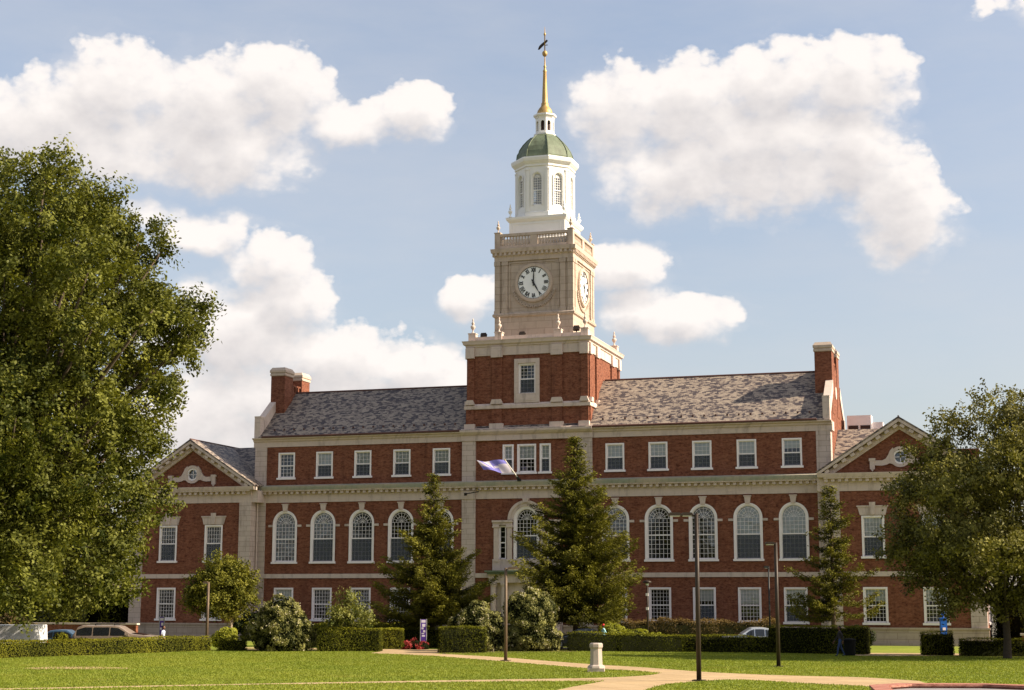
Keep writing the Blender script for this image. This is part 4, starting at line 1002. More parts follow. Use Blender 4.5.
def blob_shrub(name, base, lobes, mat, seed, leafL, leafW, dens, label, petals=0, petal='petal_white', group=None, cat='shrub', psize=.09):
    rng = np.random.default_rng(seed)
    C = []; Nn = []; HT = []
    lo = [(np.array(local((lx, lz, ly), (0, 0, 0))), lr) for lx, lz, ly, lr in lobes]
    for c, lr in lo:
        nc = int(26*lr*lr)+10; cd = unit(rng, nc); n = int(dens*4*PI*lr*lr); k = rng.integers(0, nc, n)
        d = cd[k]+rng.normal(size=(n, 3))*(.16/max(lr, .4)); d /= np.linalg.norm(d, axis=1, keepdims=True)
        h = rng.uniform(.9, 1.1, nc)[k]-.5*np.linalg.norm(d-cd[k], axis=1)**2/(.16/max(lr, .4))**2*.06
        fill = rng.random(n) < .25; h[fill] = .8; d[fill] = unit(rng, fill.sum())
        p = c+d*lr*(h+rng.normal(0, .02, n))[:, None]; C.append(p); Nn.append(d); HT.append((h-.8)*3.2)  # shade of the gaps painted in: deeper leaves get a darker tint
    C = np.concatenate(C); Nn = np.concatenate(Nn)
    inside = np.zeros(len(C), bool)
    for c, lr in lo: inside |= np.linalg.norm(C-c, axis=1) < lr*.7
    HT = np.concatenate(HT); ok = (~inside) & (C[:, 2] > .03); C, Nn, HT = C[ok], Nn[ok], HT[ok]
    core = MB()
    for c, lr in lo:
        pr = [(max(.02, lr*.72*math.sin(PI*i/6)), c[2]-lr*.72*math.cos(PI*i/6)) for i in range(7)]
        core.lathe(c[0], c[1], [(a, max(-.05, z)) for a, z in pr], 10)
    V = surf_leaves(rng, C, leafL, leafW, Nn, .8)
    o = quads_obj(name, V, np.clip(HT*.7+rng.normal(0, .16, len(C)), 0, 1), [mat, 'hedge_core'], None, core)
    o.location = base; tag(o, label, cat, group)
    if petals:
        out_ = np.flatnonzero(HT > .55); idx = rng.choice(out_, min(petals, len(out_))); petals = len(idx); P = C[idx]+Nn[idx]*.06
        P = np.repeat(P, 7, 0)+rng.normal(size=(petals*7, 3))*.05
        # petals sit on the crown's outside: drawn on all sides, most on top
        ch = quads_obj('blossoms', leaves(rng, P, psize, psize*.8), np.clip(rng.normal(.5, .25, len(P)), 0, 1), petal, o); tag(ch, kind='stuff')
    return o
blob_shrub('flowering_shrub', (-7.2, -28.9, 0), [(0, 1.7, 0, 1.5), (-.9, 1.35, .1, 1.1), (.95, 1.4, 0, 1.15), (0, 2.3, .1, 1.2), (.2, .9, -.3, 1.5), (-1.0, .8, .2, 1.0), (1.3, .8, .1, .9)], 'leaf_flowering', 61, .15, .08, 230, 'broad round shrub dotted with cream blossoms, standing alone in the left bed', petals=170, group='large flowering shrubs')
blob_shrub('flowering_shrub', (4.3, -24.6, 0), [(0, 1.6, 0, 1.3), (-.9, 1.5, 0, .95), (.8, 1.5, 0, 1.1), (0, 2.3, 0, .9), (0, .8, -.2, 1.3), (.9, .7, 0, 1.1)], 'leaf_flowering', 62, .15, .08, 230, 'flowering shrub directly left of the lamp post, lower of the touching pair', petals=110, group='large flowering shrubs')
blob_shrub('flowering_shrub', (7.5, -23.4, 0), [(0, 2.0, 0, 1.45), (-.7, 2.5, 0, 1.15), (.7, 2.55, 0, 1.15), (0, 3.0, .1, .9), (0, 1.0, 0, 1.55), (.9, .8, 0, 1.05), (-.9, .8, 0, 1.1)], 'leaf_flowering', 63, .15, .08, 230, 'flowering shrub right of the lamp post, taller of the touching pair', petals=130, group='large flowering shrubs')
blob_shrub('yellow_shrub', (-12.5, -26.3, 0), [(0, .8, 0, .6), (.4, .9, 0, .5), (-.4, .6, 0, .5)], 'leaf_yellow', 64, .13, .07, 320, 'small bright yellow shrub beside the brown lamp post')
blob_shrub('red_flowers', (-.4, -22.9, 0), [(0, .2, 0, .42), (.5, .15, 0, .32), (-.5, .15, 0, .34)], 'leaf_dark', 65, .09, .05, 420, 'mound of red flowers at the foot of the purple banner', petals=130, petal='petal_red', cat='flowers', psize=.09)
blob_shrub('rust_shrub', (-30.3, -24.3, -.3), [(0, 1.4, 0, 1.3), (1.4, 1.1, 0, 1.0), (-1.2, 1.2, 0, 1.1), (.4, 2.1, 0, .8)], 'leaf_red', 66, .17, .1, 130, 'rust and green bush behind the white van')
blob_shrub('low_shrub', (-18.6, -35.2, -.3), [(0, .5, 0, .75), (.7, .5, 0, .6), (-.3, 1.0, 0, .5), (1.0, .8, .2, .4)], 'leaf_hedge', 67, .14, .08, 220, 'loose low bush between the white van and the tan car')
blob_shrub('wall_shrub', (-22.6, -2.9, 0), [(0, 1.6, 0, .8), (.8, 1.3, 0, .7), (-.8, 1.1, 0, .7), (0, .7, 0, .9)], 'leaf_dark', 68, .17, .1, 150, 'dark bush against the left pavilion wall')
blob_shrub('wall_shrub', (25.6, -4.5, 0), [(0, .7, 0, .8), (.9, .6, 0, .7)], 'leaf_dark', 69, .17, .1, 150, 'dark bush near the plinth behind the thin spruce')

def hedge(name, pts, width, h, seed, label, mat='leaf_hedge', dens=260, leafL=.085, leafW=.05, group='clipped hedges in front of the hall', rough=.05, z=0, hvar=.07):
    rng = np.random.default_rng(seed); pts = [np.array(p, float) for p in pts]
    core = MB(); C = []; Nn = []
    hs = [h]*len(pts) if not hasattr(h, '__len__') else h
    for i in range(len(pts)-1):
        a, b = pts[i], pts[i+1]; d = b-a; Ln = np.linalg.norm(d); d = d/Ln; nn = np.array([-d[1], d[0]])
        w = width/2-.08; h0, h1 = hs[i], hs[i+1]
        e0 = .08 if i == 0 else -.1; e1 = .08 if i == len(pts)-2 else -.1
        A, B = a+d*e0, b-d*e1
        vs = []
        for P, hh in ((A, h0), (B, h1)):
            for ww, zz in ((-w, -.1), (-w, hh-.22), (-w+.14, hh-.09), (w-.14, hh-.09), (w, hh-.22), (w, -.1)): vs.append((*(P+nn*ww), zz))
        core.add(vs, [(k, k+1, k+7, k+6) for k in range(5)]+[(0,1,2,3,4,5), (6,7,8,9,10,11)])
        n = int(Ln*(2*h0+width)*dens); ea = 0 if i == 0 else .12; eb = 0 if i == len(pts)-2 else .12; u = -ea+rng.random(n)*(Ln+ea+eb); s = rng.random(n)*(2*h0+width)
        hh = h0+(h1-h0)*u/Ln
        x = np.where(s < h0, -width/2, np.where(s < h0+width, s-h0-width/2, width/2)); zz = np.where(s < h0, s*hh/h0, np.where(s < h0+width, hh, (s-h0-width)*hh/h0))
        nz = np.where((s >= h0) & (s < h0+width), 1., 0.); nx = np.where(s < h0, -1., np.where(s >= h0+width, 1., 0.))
        # round the top corners
        edge = np.clip((np.abs(x)-(width/2-.18))/.18, 0, 1); zz = zz-np.where(nz > 0, edge**2*.10, 0)
        dd = np.abs(zz-hh); x = np.where((nz == 0) & (dd < .18), x*(1-.12*(1-dd/.18)**2), x)
        wob = rough*(np.sin(u*1.7+i)+np.sin(u*4.1+s*3))*.5+rng.normal(0, rough*.5, n)
        P = a[None]+d[None]*u[:, None]+nn[None]*(x+nx*wob)[:, None]
        C.append(np.column_stack([P, np.maximum(.02, zz+nz*(wob+hvar*np.sin(u*.9)))])); Nn.append(np.column_stack([nn[0]*nx, nn[1]*nx, nz+.15]))
    for end, sg in ((0, -1), (-1, 1)):
        a = pts[0] if end == 0 else pts[-1]; o = pts[1] if end == 0 else pts[-2]; hh = hs[end]
        d = a-o; d = d/np.linalg.norm(d); nn = np.array([-d[1], d[0]]); n = int(width*hh*dens)
        x = (rng.random(n)-.5)*width; zz = rng.random(n)*hh
        P = a[None]+nn[None]*x[:, None]+d[None]*(rng.normal(0, rough*.6, n)-(np.abs(x)/(width/2))**4*.12-(zz/hh)**6*.08)[:, None]
        C.append(np.column_stack([P, zz])); Nn.append(np.column_stack([np.tile(d, (n, 1)), np.full(n, .1)]))
    C = np.concatenate(C); Nn = np.concatenate(Nn)
    V = surf_leaves(rng, C, leafL, leafW, Nn)
    topn = np.clip(Nn[:, 2]/1.15, 0, 1)        # sunlit top painted in: leaves facing up get a paler tint
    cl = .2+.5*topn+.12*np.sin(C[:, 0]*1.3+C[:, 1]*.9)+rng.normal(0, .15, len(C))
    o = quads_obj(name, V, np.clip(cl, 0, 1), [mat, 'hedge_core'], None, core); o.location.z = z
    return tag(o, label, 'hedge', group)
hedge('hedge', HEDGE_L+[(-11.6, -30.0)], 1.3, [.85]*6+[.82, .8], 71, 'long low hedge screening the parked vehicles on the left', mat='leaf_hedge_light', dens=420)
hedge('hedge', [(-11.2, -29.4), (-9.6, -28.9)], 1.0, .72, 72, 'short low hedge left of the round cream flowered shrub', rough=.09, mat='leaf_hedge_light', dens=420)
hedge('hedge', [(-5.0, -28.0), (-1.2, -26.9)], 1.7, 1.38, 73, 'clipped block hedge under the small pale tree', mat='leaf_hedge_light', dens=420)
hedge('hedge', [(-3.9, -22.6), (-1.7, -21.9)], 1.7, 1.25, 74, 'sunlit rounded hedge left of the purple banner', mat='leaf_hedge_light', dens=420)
hedge('hedge', [(-9.5, -19.6), (-4.3, -19.2), (4.5, -17.4)], 1.5, 1.3, 75, 'hedge under the left spruce behind the banner')
hedge('hedge', [(3.1, -28.3), (5.8, -27.2)], 1.6, 1.5, 76, 'dark clipped hedge beside the lower flowering shrub', mat='leaf_hedge')
hedge('hedge', [(9.6, -21.7), (13.0, -21.6), (17.0, -21.3), (22.3, -20.9)], 1.8, [1.15, 1.05, 1.0, 1.0], 77, 'long dark hedge behind the stone pillar')
hedge('hedge', [(22.4, -20.6), (25.0, -21.6), (28.2, -21.9)], 1.9, 1.6, 78, 'tall dark hedge behind the walking person and bin')
hedge('hedge', [(31.3, -21.9), (33.1, -21.6)], 1.5, 1.3, 79, 'dark square hedge in front of the blue phone post')
hedge('hedge', [(33.5, -22.8), (36.4, -22.6), (45, -22.4)], 1.5, .95, 80, 'low dark hedge under the right edge tree')
hedge('hedge', [(7.6, -6.2), (12, -6.0), (20.5, -5.6)], 1.6, [1.5, 1.65, 1.6], 81, 'reddish leafed hedge along the right half of the hall', mat='leaf_red', leafL=.14, leafW=.09, dens=330, rough=.2)
hedge('hedge', [(-21.5, -5.6), (-12, -5.4), (-6.2, -5.4)], 1.5, 1.35, 82, 'green hedge along the left half of the hall', leafL=.13, leafW=.08, dens=260, rough=.12)
hedge('tall_hedge', [(-62, -6), (-50, -8), (-38, -2.5), (-36.4, 10)], 2.5, 3.9, 83, 'tall dark hedge beyond the brick wall left of the hall', group='tall boundary hedges', leafL=.22, leafW=.14, dens=90, rough=.35)
hedge('tall_hedge', [(36.2, 15), (37.6, 8), (48, 4), (64, 0)], 2.5, 3.8, 84, 'tall dark hedge beyond the right end of the hall', group='tall boundary hedges', leafL=.22, leafW=.14, dens=90, rough=.35)
# a mounded clipped yew round the parked dark car
blob_shrub('clipped_mound', (11.2, -17.6, .22), [(0, .45, 0, 1.15), (-1.6, .25, .1, 1.0), (1.7, .25, -.1, 1.05), (-2.9, .0, 0, .9), (3.1, .0, 0, .95)], 'leaf_yellow', 91, .085, .05, 420, 'yellow green clipped mound behind the dark parked car')

# ------------------------------------------------------------------ path lights, bollard, banners
def lamp(base, h, r, mat, heads, label, disc=False):
    e = empty('street_lamp', base, label=label, cat='street lamp', group='lamp posts round the lawn')
    MB().box(-r*2.4, r*2.4, -r*2.4, r*2.4, 0, .05).build('base_plate', mat, e)
    t = MB(); t.smooth = True; t.tube([(0, 0, .04), (0, 0, h*.5), (0, 0, h)], [r, r*.93, r*.82], 12); t.build('pole', mat, e)
    if disc:
        g = MB(); g.smooth = True; g.lathe(0, 0, [(.05, h), (.32, h+.03), (.34, h+.1), (.2, h+.2), (.02, h+.24)], 16); g.build('lamp_head', mat, e)
        MB().lathe(0, 0, [(.1, h-.14), (.14, h-.02)], 12).build('lens', 'lens', e)
    for d, ln, hl in heads:
        v = RIGHT*d
        a = MB(); a.tube([(0, 0, h-.1), tuple(v*ln+Vector((0, 0, h-.06)))], .035, 6); a.build('arm', mat, e)
        xf = T(tuple(v*(ln+hl/2)+Vector((0, 0, h-.03)))) @ Matrix.Rotation(R(YAW)*-1, 4, 'Z')
        hd = MB().prism([(-hl/2, -.06), (hl/2, -.06), (hl/2, .02), (hl/2-.06, .07), (-hl/2+.06, .07), (-hl/2, .02)], 'y', -.16, .16).build('lamp_head', mat, e, xf)
        MB().box(-hl/2+.05, hl/2-.05, -.12, .12, -.085, -.061).build('lens', 'lens', hd, xf)
    return e
lamp((24.8, -57.2, 0), 6.6, .1, 'dark_bronze', [(-1, .15, .45), (-1, .62, .5)], 'tallest dark lamp post on the lawn at the edge of the path')
lamp((25.8, -42.4, 0), 5.95, .1, 'dark_bronze', [(-1, .06, .45)], 'dark lamp post standing in the grass before the tall hedge')
lamp((11.1, -39.7, 0), 4.85, .095, 'brown_metal', [(1, .1, .6)], 'brown lamp post in front of the large flowering shrubs')
lamp((-12.9, -27.9, 0), 4.3, .1, 'brown_metal', [(-1, .03, .3)], 'brown lamp post beside the yellow shrub on the left')
e = lamp((11.35, -7.2, 0), 4.4, .075, 'dark_bronze', [], 'thin lamp post with a disc top behind the stone pillar hedge', disc=True)
for z in (2.6, 3.6): MB().box(-.09, .09, -.16, -.08, z-.1, z+.1).build('white_sign', 'white_paint', e)
lamp((21.95, -19.3, 0), 5.3, .06, 'black_metal', [(-1, .0, .28)], 'slim black lamp post in front of the silver car')

e = empty('stone_pillar', (18.9, -50.7, 0), R(12), label='short pale stone octagonal pillar on the lawn beside the path fork', cat='pillar')
MB().box(-.37, .37, -.37, .37, -.05, .17).lathe(0, 0, [(.42, .171), (.40, .26), (.3, .32)], 8, r8).build('base', 'pale_stone', e)
MB().lathe(0, 0, [(.295, .3), (.27, .98), (.27, 1.02), (.30, 1.06)], 8, r8).build('shaft', 'pale_stone', e)
MB().lathe(0, 0, [(.30, 1.061), (.315, 1.1), (.315, 1.22), (.26, 1.27)], 8, r8).build('cap', 'pale_stone', e)

def banner(base, h, w, label, marks):
    e = empty('banner_sign', base, R(17.7), label=label, cat='banner', group='upright purple and white banners')
    MB().tube([(w/2+.03, 0, 0), (w/2+.03, 0, h)], .025, 6).tube([(-w/2-.03, 0, 0), (-w/2-.03, 0, h)], .025, 6).build('post', 'grey_metal', e)
    b = MB(); b.box(-w/2, w/2, -.015, .015, .15, h*.99); pn = b.build('panel', 'banner_purple', e)
    m_ = MB(); 
    for x0, x1, z0, z1 in marks: m_.box(x0*w/2, x1*w/2, -.02, -.0155, z0*h, z1*h)
    m_.build('white_marks', 'banner_white', pn)
banner((-.2, -22.2, 0), 1.95, .34, 'tall purple banner with white lettering above the red flowers', [(-.8, .8, .88, .97), (-.5, .7, .74, .84), (-.7, .1, .66, .72), (-.1, .7, .56, .63), (-.7, .3, .5, .54), (-.6, .6, .42, .47)])
banner((-18.1, -24.6, -.25), 2.3, .26, 'small purple banner behind the person in the grey shirt', [(-.9, .9, .88, .96), (-.3, .8, .74, .82), (-.8, .2, .62, .68)])
e = empty('emergency_phone', (32.45, -18.4, 0), R(17), label='bright blue emergency phone post behind the square hedge', cat='phone post')
MB().box(-.19, .19, -.15, .15, 0, 2.1).box(-.23, .23, -.19, .19, 2.1, 2.16).build('post', 'phone_blue', e)
MB().lathe(0, 0, [(.05, 2.161), (.05, 2.3), (.13, 2.32), (.15, 2.5), (.1, 2.62), (.02, 2.66)], 10).build('beacon', 'phone_blue', e)
MB().box(-.09, .09, -.17, -.151, 1.4, 1.56).build('call_panel', 'white_paint', e)
e = empty('litter_bin', (27.45, -25.15, 0), R(17), label='black litter bin on the lawn edge beside the walking person', cat='litter bin')
MB().lathe(0, 0, [(.27, 0), (.31, .05), (.34, .8), (.36, .82), (.36, .88)], 14).build('body', 'bin_black', e)
MB().lathe(0, 0, [(.38, .881), (.38, .93), (.25, 1.0), (.05, 1.02)], 14).build('lid', 'bin_black', e)

# low walls
e = empty('brick_planter', (32.3, -67.1, 0), label='low red brick wall with a broad flat top in the right foreground', cat='low wall')
OUT = [(32.3, -67.1), (33.1, -65.6), (35.8, -64.8), (38.9, -66.0), (40.2, -69.4), (38.8, -73.2), (35.3, -74.6), (33.1, -72.6)]
cx_ = sum(p[0] for p in OUT)/8; cy_ = sum(p[1] for p in OUT)/8
def inset(P, k): return [(cx_+(x-cx_)*k-32.3, cy_+(y-cy_)*k+67.1) for x, y in P]
def ringwall(b, o, i, z0, z1):
    k = len(o); vs = [(x, y, z) for x, y, z in [(p[0], p[1], z0) for p in o]+[(p[0], p[1], z0) for p in i]+[(p[0], p[1], z1) for p in o]+[(p[0], p[1], z1) for p in i]]; fs = []
    for a in range(k): c = (a+1) % k; fs += [(a, c, 2*k+c, 2*k+a), (k+a, 3*k+a, 3*k+c, k+c), (2*k+a, 2*k+c, 3*k+c, 3*k+a)]
    b.add(vs, fs); return b
ringwall(MB(), inset(OUT, .985), inset(OUT, .85), -.1, .39).build('wall', 'red_paver', e)
ringwall(MB(), inset(OUT, 1.0), inset(OUT, .83), .391, .46).build('coping', 'red_paver', e)
MB().prism(inset(OUT, .845), 'z', .2, .33).build('paving', 'grey_paving', e)
e = empty('garden_wall', (-28, -13.5, 0), label='low red brick wall with pale coping left of the left pavilion', cat='wall')
MB().box(-14, 1.4, -.15, .15, -.3, 1.3).build('wall', 'brick', e); MB().box(-14.1, 1.5, -.22, .22, 1.3, 1.42).build('coping', 'stone_trim', e)
e = empty('garden_wall', (40, -10, 0), label='low brick wall with pale coping beyond the right pavilion', cat='wall')
MB().box(-3.0, 12, -.15, .15, -.1, .95).build('wall', 'brick', e); MB().box(-3.1, 12.1, -.22, .22, .95, 1.08).build('coping', 'stone_trim', e)

# ------------------------------------------------------------------ vehicles
def car(name, base, rz, L, Wd, Hh, prof, belt, mat, label, van=False):
    """prof: (x fraction, roof height fraction) along the body; belt: shoulder height fraction; glass spans the cabin"""
    e = empty(name, base, rz, label=label, cat='van' if van else 'car', group='parked vehicles')
    xs = [p[0] for p in prof]; st = []
    N_ = 40
    for i in range(N_+1):
        f = i/N_; top = np.interp(f, xs, [p[1] for p in prof])*Hh; bl = min(belt*Hh, top)
        endt = min(1, min(f, 1-f)/.05); hw = Wd/2*(.86+.14*math.sqrt(endt))
        cab = max(0, top-bl); tw = hw-(.0 if van else .16)*min(1, cab/(.3*Hh)); z0 = .22+.08*(1-endt)
        st.append([(-hw*.94, z0), (-hw, z0+.2), (-hw*1.0, bl-.02), (-tw if cab > .03 else -hw*.96, top-.03), (-tw*.86, top), (tw*.86, top), (tw if cab > .03 else hw*.96, top-.03), (hw, bl-.02), (hw, z0+.2), (hw*.94, z0)])
    b = MB(); b.smooth = False
    for i, s_ in enumerate(st):
        for y, z in s_: b.v.append((-L/2+L*i/N_, y, z))
    for i in range(N_):
        for k in range(10):
            a, c = i*10+k, i*10+(k+1) % 10; b.f.append([a, c, c+10, a+10]); b.mi.append(0); b.sm.append(False)
    b.f.append(list(range(10))); b.mi.append(0); b.sm.append(False); b.f.append([N_*10+k for k in range(10)]); b.mi.append(0); b.sm.append(False)
    body = b.build('body', mat, e)
    # side glass and screens, set just proud of the shell
    cabx = [f for f in np.linspace(0, 1, 200) if np.interp(f, xs, [p[1] for p in prof])*Hh > belt*Hh+.22]
    c0, c1 = cabx[0], cabx[-1]
    def top(f): return np.interp(f, xs, [p[1] for p in prof])*Hh
    cuts = [c0+.02, c0+(c1-c0)*.34, c0+(c1-c0)*.66, c1-.03] if not van else [c1-.30, c1-.17, c1-.04]
    for sy in (-1, 1):
        for j in range(len(cuts)-1):
            f0, f1 = cuts[j]+.008, cuts[j+1]-.008
            b = MB(); pts = [(f0, belt*Hh+.03), (f1, belt*Hh+.03), (f1, max(belt*Hh+.08, top(f1)-.12)), ((f0+f1)/2, top((f0+f1)/2)-.12), (f0, max(belt*Hh+.08, top(f0)-.12))]
            vs = []
            for f, z in pts:
                tt = (z-belt*Hh)/max(.05, top(f)-belt*Hh); hw = Wd/2-(.0 if van else .16)*tt*min(1, (top(f)-belt*Hh)/(.3*Hh)); vs.append((-L/2+L*f, sy*(hw+.012), z))
            b.add(vs, [(0,1,2,3,4)]); b.build('side_window', 'car_glass', e)
    for f_in, f_out, nm in ((c0, c0-.06, 'rear_window'), (c1, c1+.06, 'windscreen')):
        za, zb_ = belt*Hh+.05, top(f_in)-.08
        fa = np.interp(za, *zip(*sorted([(top(f), f) for f in np.linspace(f_in, max(0, min(1, f_in+(f_out-f_in)*3)), 30)])))
        fb = np.interp(zb_, *zip(*sorted([(top(f), f) for f in np.linspace(f_in, max(0, min(1, f_in+(f_out-f_in)*3)), 30)])))
        o_ = .015 if nm == 'windscreen' else -.015
        if van and nm == 'rear_window': continue
        MB().add([(-L/2+L*fa+o_, -Wd/2+.12, za+.02), (-L/2+L*fa+o_, Wd/2-.12, za+.02), (-L/2+L*fb+o_, Wd/2-.28, zb_+.035), (-L/2+L*fb+o_, -Wd/2+.28, zb_+.035)], [(0,1,2,3)]).build(nm, 'car_glass', e)
    for fx in (.17, .81):
        for sy in (-1, 1):
            x = -L/2+L*fx; rr_ = .33; y = sy*(Wd/2-.1)
            t = MB(); t.smooth = False; n_ = 20
            b0 = 0; t.lathe(0, 0, [(rr_-.08, -.11), (rr_-.02, -.12), (rr_, -.08), (rr_, .08), (rr_-.02, .12), (rr_-.08, .11)], n_)
            xf = T((x, y, rr_)) @ Matrix.Rotation(PI/2, 4, 'X'); w_ = t.build('wheel', 'tyre', e, xf)
            MB().lathe(0, 0, [(.05, -.125), (rr_-.1, -.115), (rr_-.1, .115), (.05, .125)], 12).build('rim', 'rim', w_, xf)
    for sy in (-1, 1):
        MB().box(L/2-.1, L/2+.01, sy*(Wd/2-.32)-.13, sy*(Wd/2-.32)+.13, belt*Hh*.72-.08, belt*Hh*.72+.06).build('headlight', 'lens', e)
        MB().box(-L/2-.012, -L/2+.12, sy*(Wd/2-.16)-.09, sy*(Wd/2-.16)+.09, belt*Hh*.8-.1, belt*Hh*.8+.12).build('tail_light', 'red_lamp', e)
        MB().box(L*(c1-.5)-.12+.02, L*(c1-.5)+.06, sy*(Wd/2+.05)-.05, sy*(Wd/2+.05)+.05, belt*Hh, belt*Hh+.13).build('wing_mirror', mat, e)
    return e
RZ = R(17.7)
SUV = [(0, .3), (.015, .62), (.03, .68), (.075, .93), (.12, 1.0), (.5, 1.0), (.55, .97), (.68, .73), (.71, .71), (.95, .64), (.985, .5), (1, .3)]
SED = [(0, .35), (.03, .62), (.13, .68), (.27, .96), (.36, 1.0), (.52, .99), (.68, .68), (.72, .66), (.93, .56), (.985, .42), (1, .3)]
VAN = [(0, .2), (.004, .97), (.02, 1.0), (.72, 1.0), (.78, .96), (.87, .62), (.97, .52), (.99, .4), (1, .25)]
s_ = car('parked_car', (-17.55, -30.95, -.26), R(17.7), 5.5, 1.95, 1.82, SUV, .64, 'car_tan', 'tan estate car with a roof rack behind the left hedge')
MB().tube([(-1.6, -.68, 1.92), (.3, -.68, 1.92)], .025, 6).tube([(-1.6, .68, 1.92), (.3, .68, 1.92)], .025, 6).box(-1.3, -1.24, -.68, .68, 1.83, 1.9).box(-.1, -.04, -.68, .68, 1.83, 1.9).build('roof_rack', 'black_metal', s_)
car('parked_car', (-23.6, -27.2, -.26), R(17.7), 4.5, 1.8, 1.45, SED, .62, 'car_blue', 'dark blue saloon just visible behind the tan estate car')
vn = car('parked_van', (-21.45, -37.8, -.26), R(17.7+180), 5.4, 2.0, 1.92, VAN, .55, 'car_white', 'white van at the left edge behind the hedge', van=True)
MB().box(-.05, .05, .99, 1.03, .95, 1.15).build('marker_light', 'red_lamp', vn)
MB().box(.1, 1.75, 1.0, 1.015, 1.12, 1.72).build('side_window', 'grey_metal', vn)
car('parked_car', (9.4, -18.9, .02), R(17.7+180), 4.3, 1.75, 1.36, SED, .6, 'car_black', 'black low saloon among the clipped shrubs behind the hedge')
car('parked_car', (20.1, -15.0, 0), R(17.7+180), 4.4, 1.75, 1.46, SED, .6, 'car_silver', 'silver saloon parked behind the dark hedge on the right')

# ------------------------------------------------------------------ people
def person(base, rz, H, top_mat, leg_mat, label, pose='stand', hat=None, sleeves='long'):
    e = empty('person', base, rz, label=label, cat='person')
    k = H/1.75
    st = .22 if pose == 'walk' else .04
    J = {'pel': (0, 0, .95), 'wa': (0, 0, 1.1), 'ch': (0, .01, 1.3), 'nb': (0, 0, 1.46), 'hd': (0, -.01, 1.53)}
    rad = {'pel': (.14, .11), 'wa': (.135, .1), 'ch': (.165, .115), 'nb': (.07, .06), 'hd': (.052, .055)}
    ed = [('pel', 'wa'), ('wa', 'ch'), ('ch', 'nb'), ('nb', 'hd')]
    for s, n in ((-1, 'r'), (1, 'l')):
        f = s*st
        J.update({'hp'+n: (s*.09, 0, .88), 'kn'+n: (s*.1, -f*.55-.02, .5), 'an'+n: (s*.1, -f*.9+(.08 if f < 0 else 0), .09), 'to'+n: (s*.11, -f*.9-.15+(.06 if f < 0 else 0), .04),
                  'sh'+n: (s*.18, .0, 1.41), 'el'+n: (s*.235, f*.5+.02, 1.13), 'wr'+n: (s*.23, f*.9-.08, .88), 'pa'+n: (s*.225, f*1.0-.11, .8)})
        rad.update({'hp'+n: (.095, .1), 'kn'+n: (.06, .065), 'an'+n: (.042, .045), 'to'+n: (.04, .03), 'sh'+n: (.065, .06), 'el'+n: (.043, .045), 'wr'+n: (.028, .03), 'pa'+n: (.022, .04)})
        ed += [('pel', 'hp'+n), ('hp'+n, 'kn'+n), ('kn'+n, 'an'+n), ('an'+n, 'to'+n), ('ch', 'sh'+n), ('sh'+n, 'el'+n), ('el'+n, 'wr'+n), ('wr'+n, 'pa'+n)]
    names = list(J); me = bpy.data.meshes.new('skeleton'); me.from_pydata([tuple(c*k for c in J[n]) for n in names], [(names.index(a), names.index(b)) for a, b in ed], [])
    tmp = bpy.data.objects.new('tmp', me); col.objects.link(tmp)
    md = tmp.modifiers.new('skin', 'SKIN'); 
    for i, n in enumerate(names):
        me.skin_vertices[0].data[i].radius = (rad[n][0]*k, rad[n][1]*k)
        me.skin_vertices[0].data[i].use_root = (n == 'pel')
    tmp.modifiers.new('sub', 'SUBSURF').levels = 1
    dg = bpy.context.evaluated_depsgraph_get(); ev = tmp.evaluated_get(dg); bm_ = bpy.data.meshes.new_from_object(ev)
    V = [tuple(v.co) for v in bm_.vertices]; Fc = [list(p.vertices) for p in bm_.polygons]
    bpy.data.objects.remove(tmp)
    b = MB(); b.smooth = True; b.v = V; b.f = Fc; b.mi = []; b.sm = [True]*len(Fc)
    for f in Fc:
        c = sum((Vector(V[i]) for i in f), Vector())/len(f)/k
        if c.z > 1.475: m_ = 0
        elif abs(c.x) > .17 and c.z < (.9 if sleeves == 'long' else 1.2): m_ = 0
        elif c.z < .09: m_ = 3
        elif c.z < .98 and abs(c.x) < .19: m_ = 2
        else: m_ = 1
        b.mi.append(m_)
    # head: an egg with a nose, on the neck; fingers on each palm
    nu, nv = 14, 10; o = len(b.v); hc = Vector((0, -.02, 1.64))
    b.cur = 0
    vs = []; fs = []
    for j in range(nv+1):
        th = PI*j/nv
        for i in range(nu):
            ph = 2*PI*i/nu; x, y, z = .076*math.sin(th)*math.cos(ph), .095*math.sin(th)*math.sin(ph), -.12*math.cos(th)
            if z < -.03: x *= 1-.25*(-z-.03)/.09; y = y*(1-.1*(-z-.03)/.09)-.008
            if y < -.06 and abs(x) < .02 and -.04 < z < .015: y -= .022
            if y < -.05 and .018 < abs(x) < .05 and .0 < z < .03: y += .012
            vs.append(tuple((hc+Vector((x, y, z)))*k))
    for j in range(nv):
        for i in range(nu): a, c = j*nu+i, j*nu+(i+1) % nu; fs.append((a, c, c+nu, a+nu))
    b.add(vs, fs)
    for s in (-1, 1):
        n = 'l' if s > 0 else 'r'; pa = Vector(J['pa'+n])
        for q, (dy, ln) in enumerate(((-.03, .07), (-.01, .08), (.01, .075), (.03, .06))):
            p0 = pa+Vector((0, dy, -.01)); p1 = p0+Vector((-s*.005, -.005, -ln*.55)); p2 = p1+Vector((-s*.018, -.004, -ln*.45)); b.tube([tuple(p0*k), tuple(p1*k), tuple(p2*k)], [.009*k, .0085*k, .006*k], 5)
        p0 = pa+Vector((0, -.035, .03)); b.tube([tuple(p0*k), tuple((p0+Vector((-s*.01, -.03, -.03)))*k), tuple((p0+Vector((-s*.015, -.035, -.055)))*k)], [.011*k, .01*k, .007*k], 5)
        b.tube([tuple((hc+Vector((s*.075, 0, -.02)))*k), tuple((hc+Vector((s*.088, .01, .03)))*k)], [.014*k, .016*k], 6)
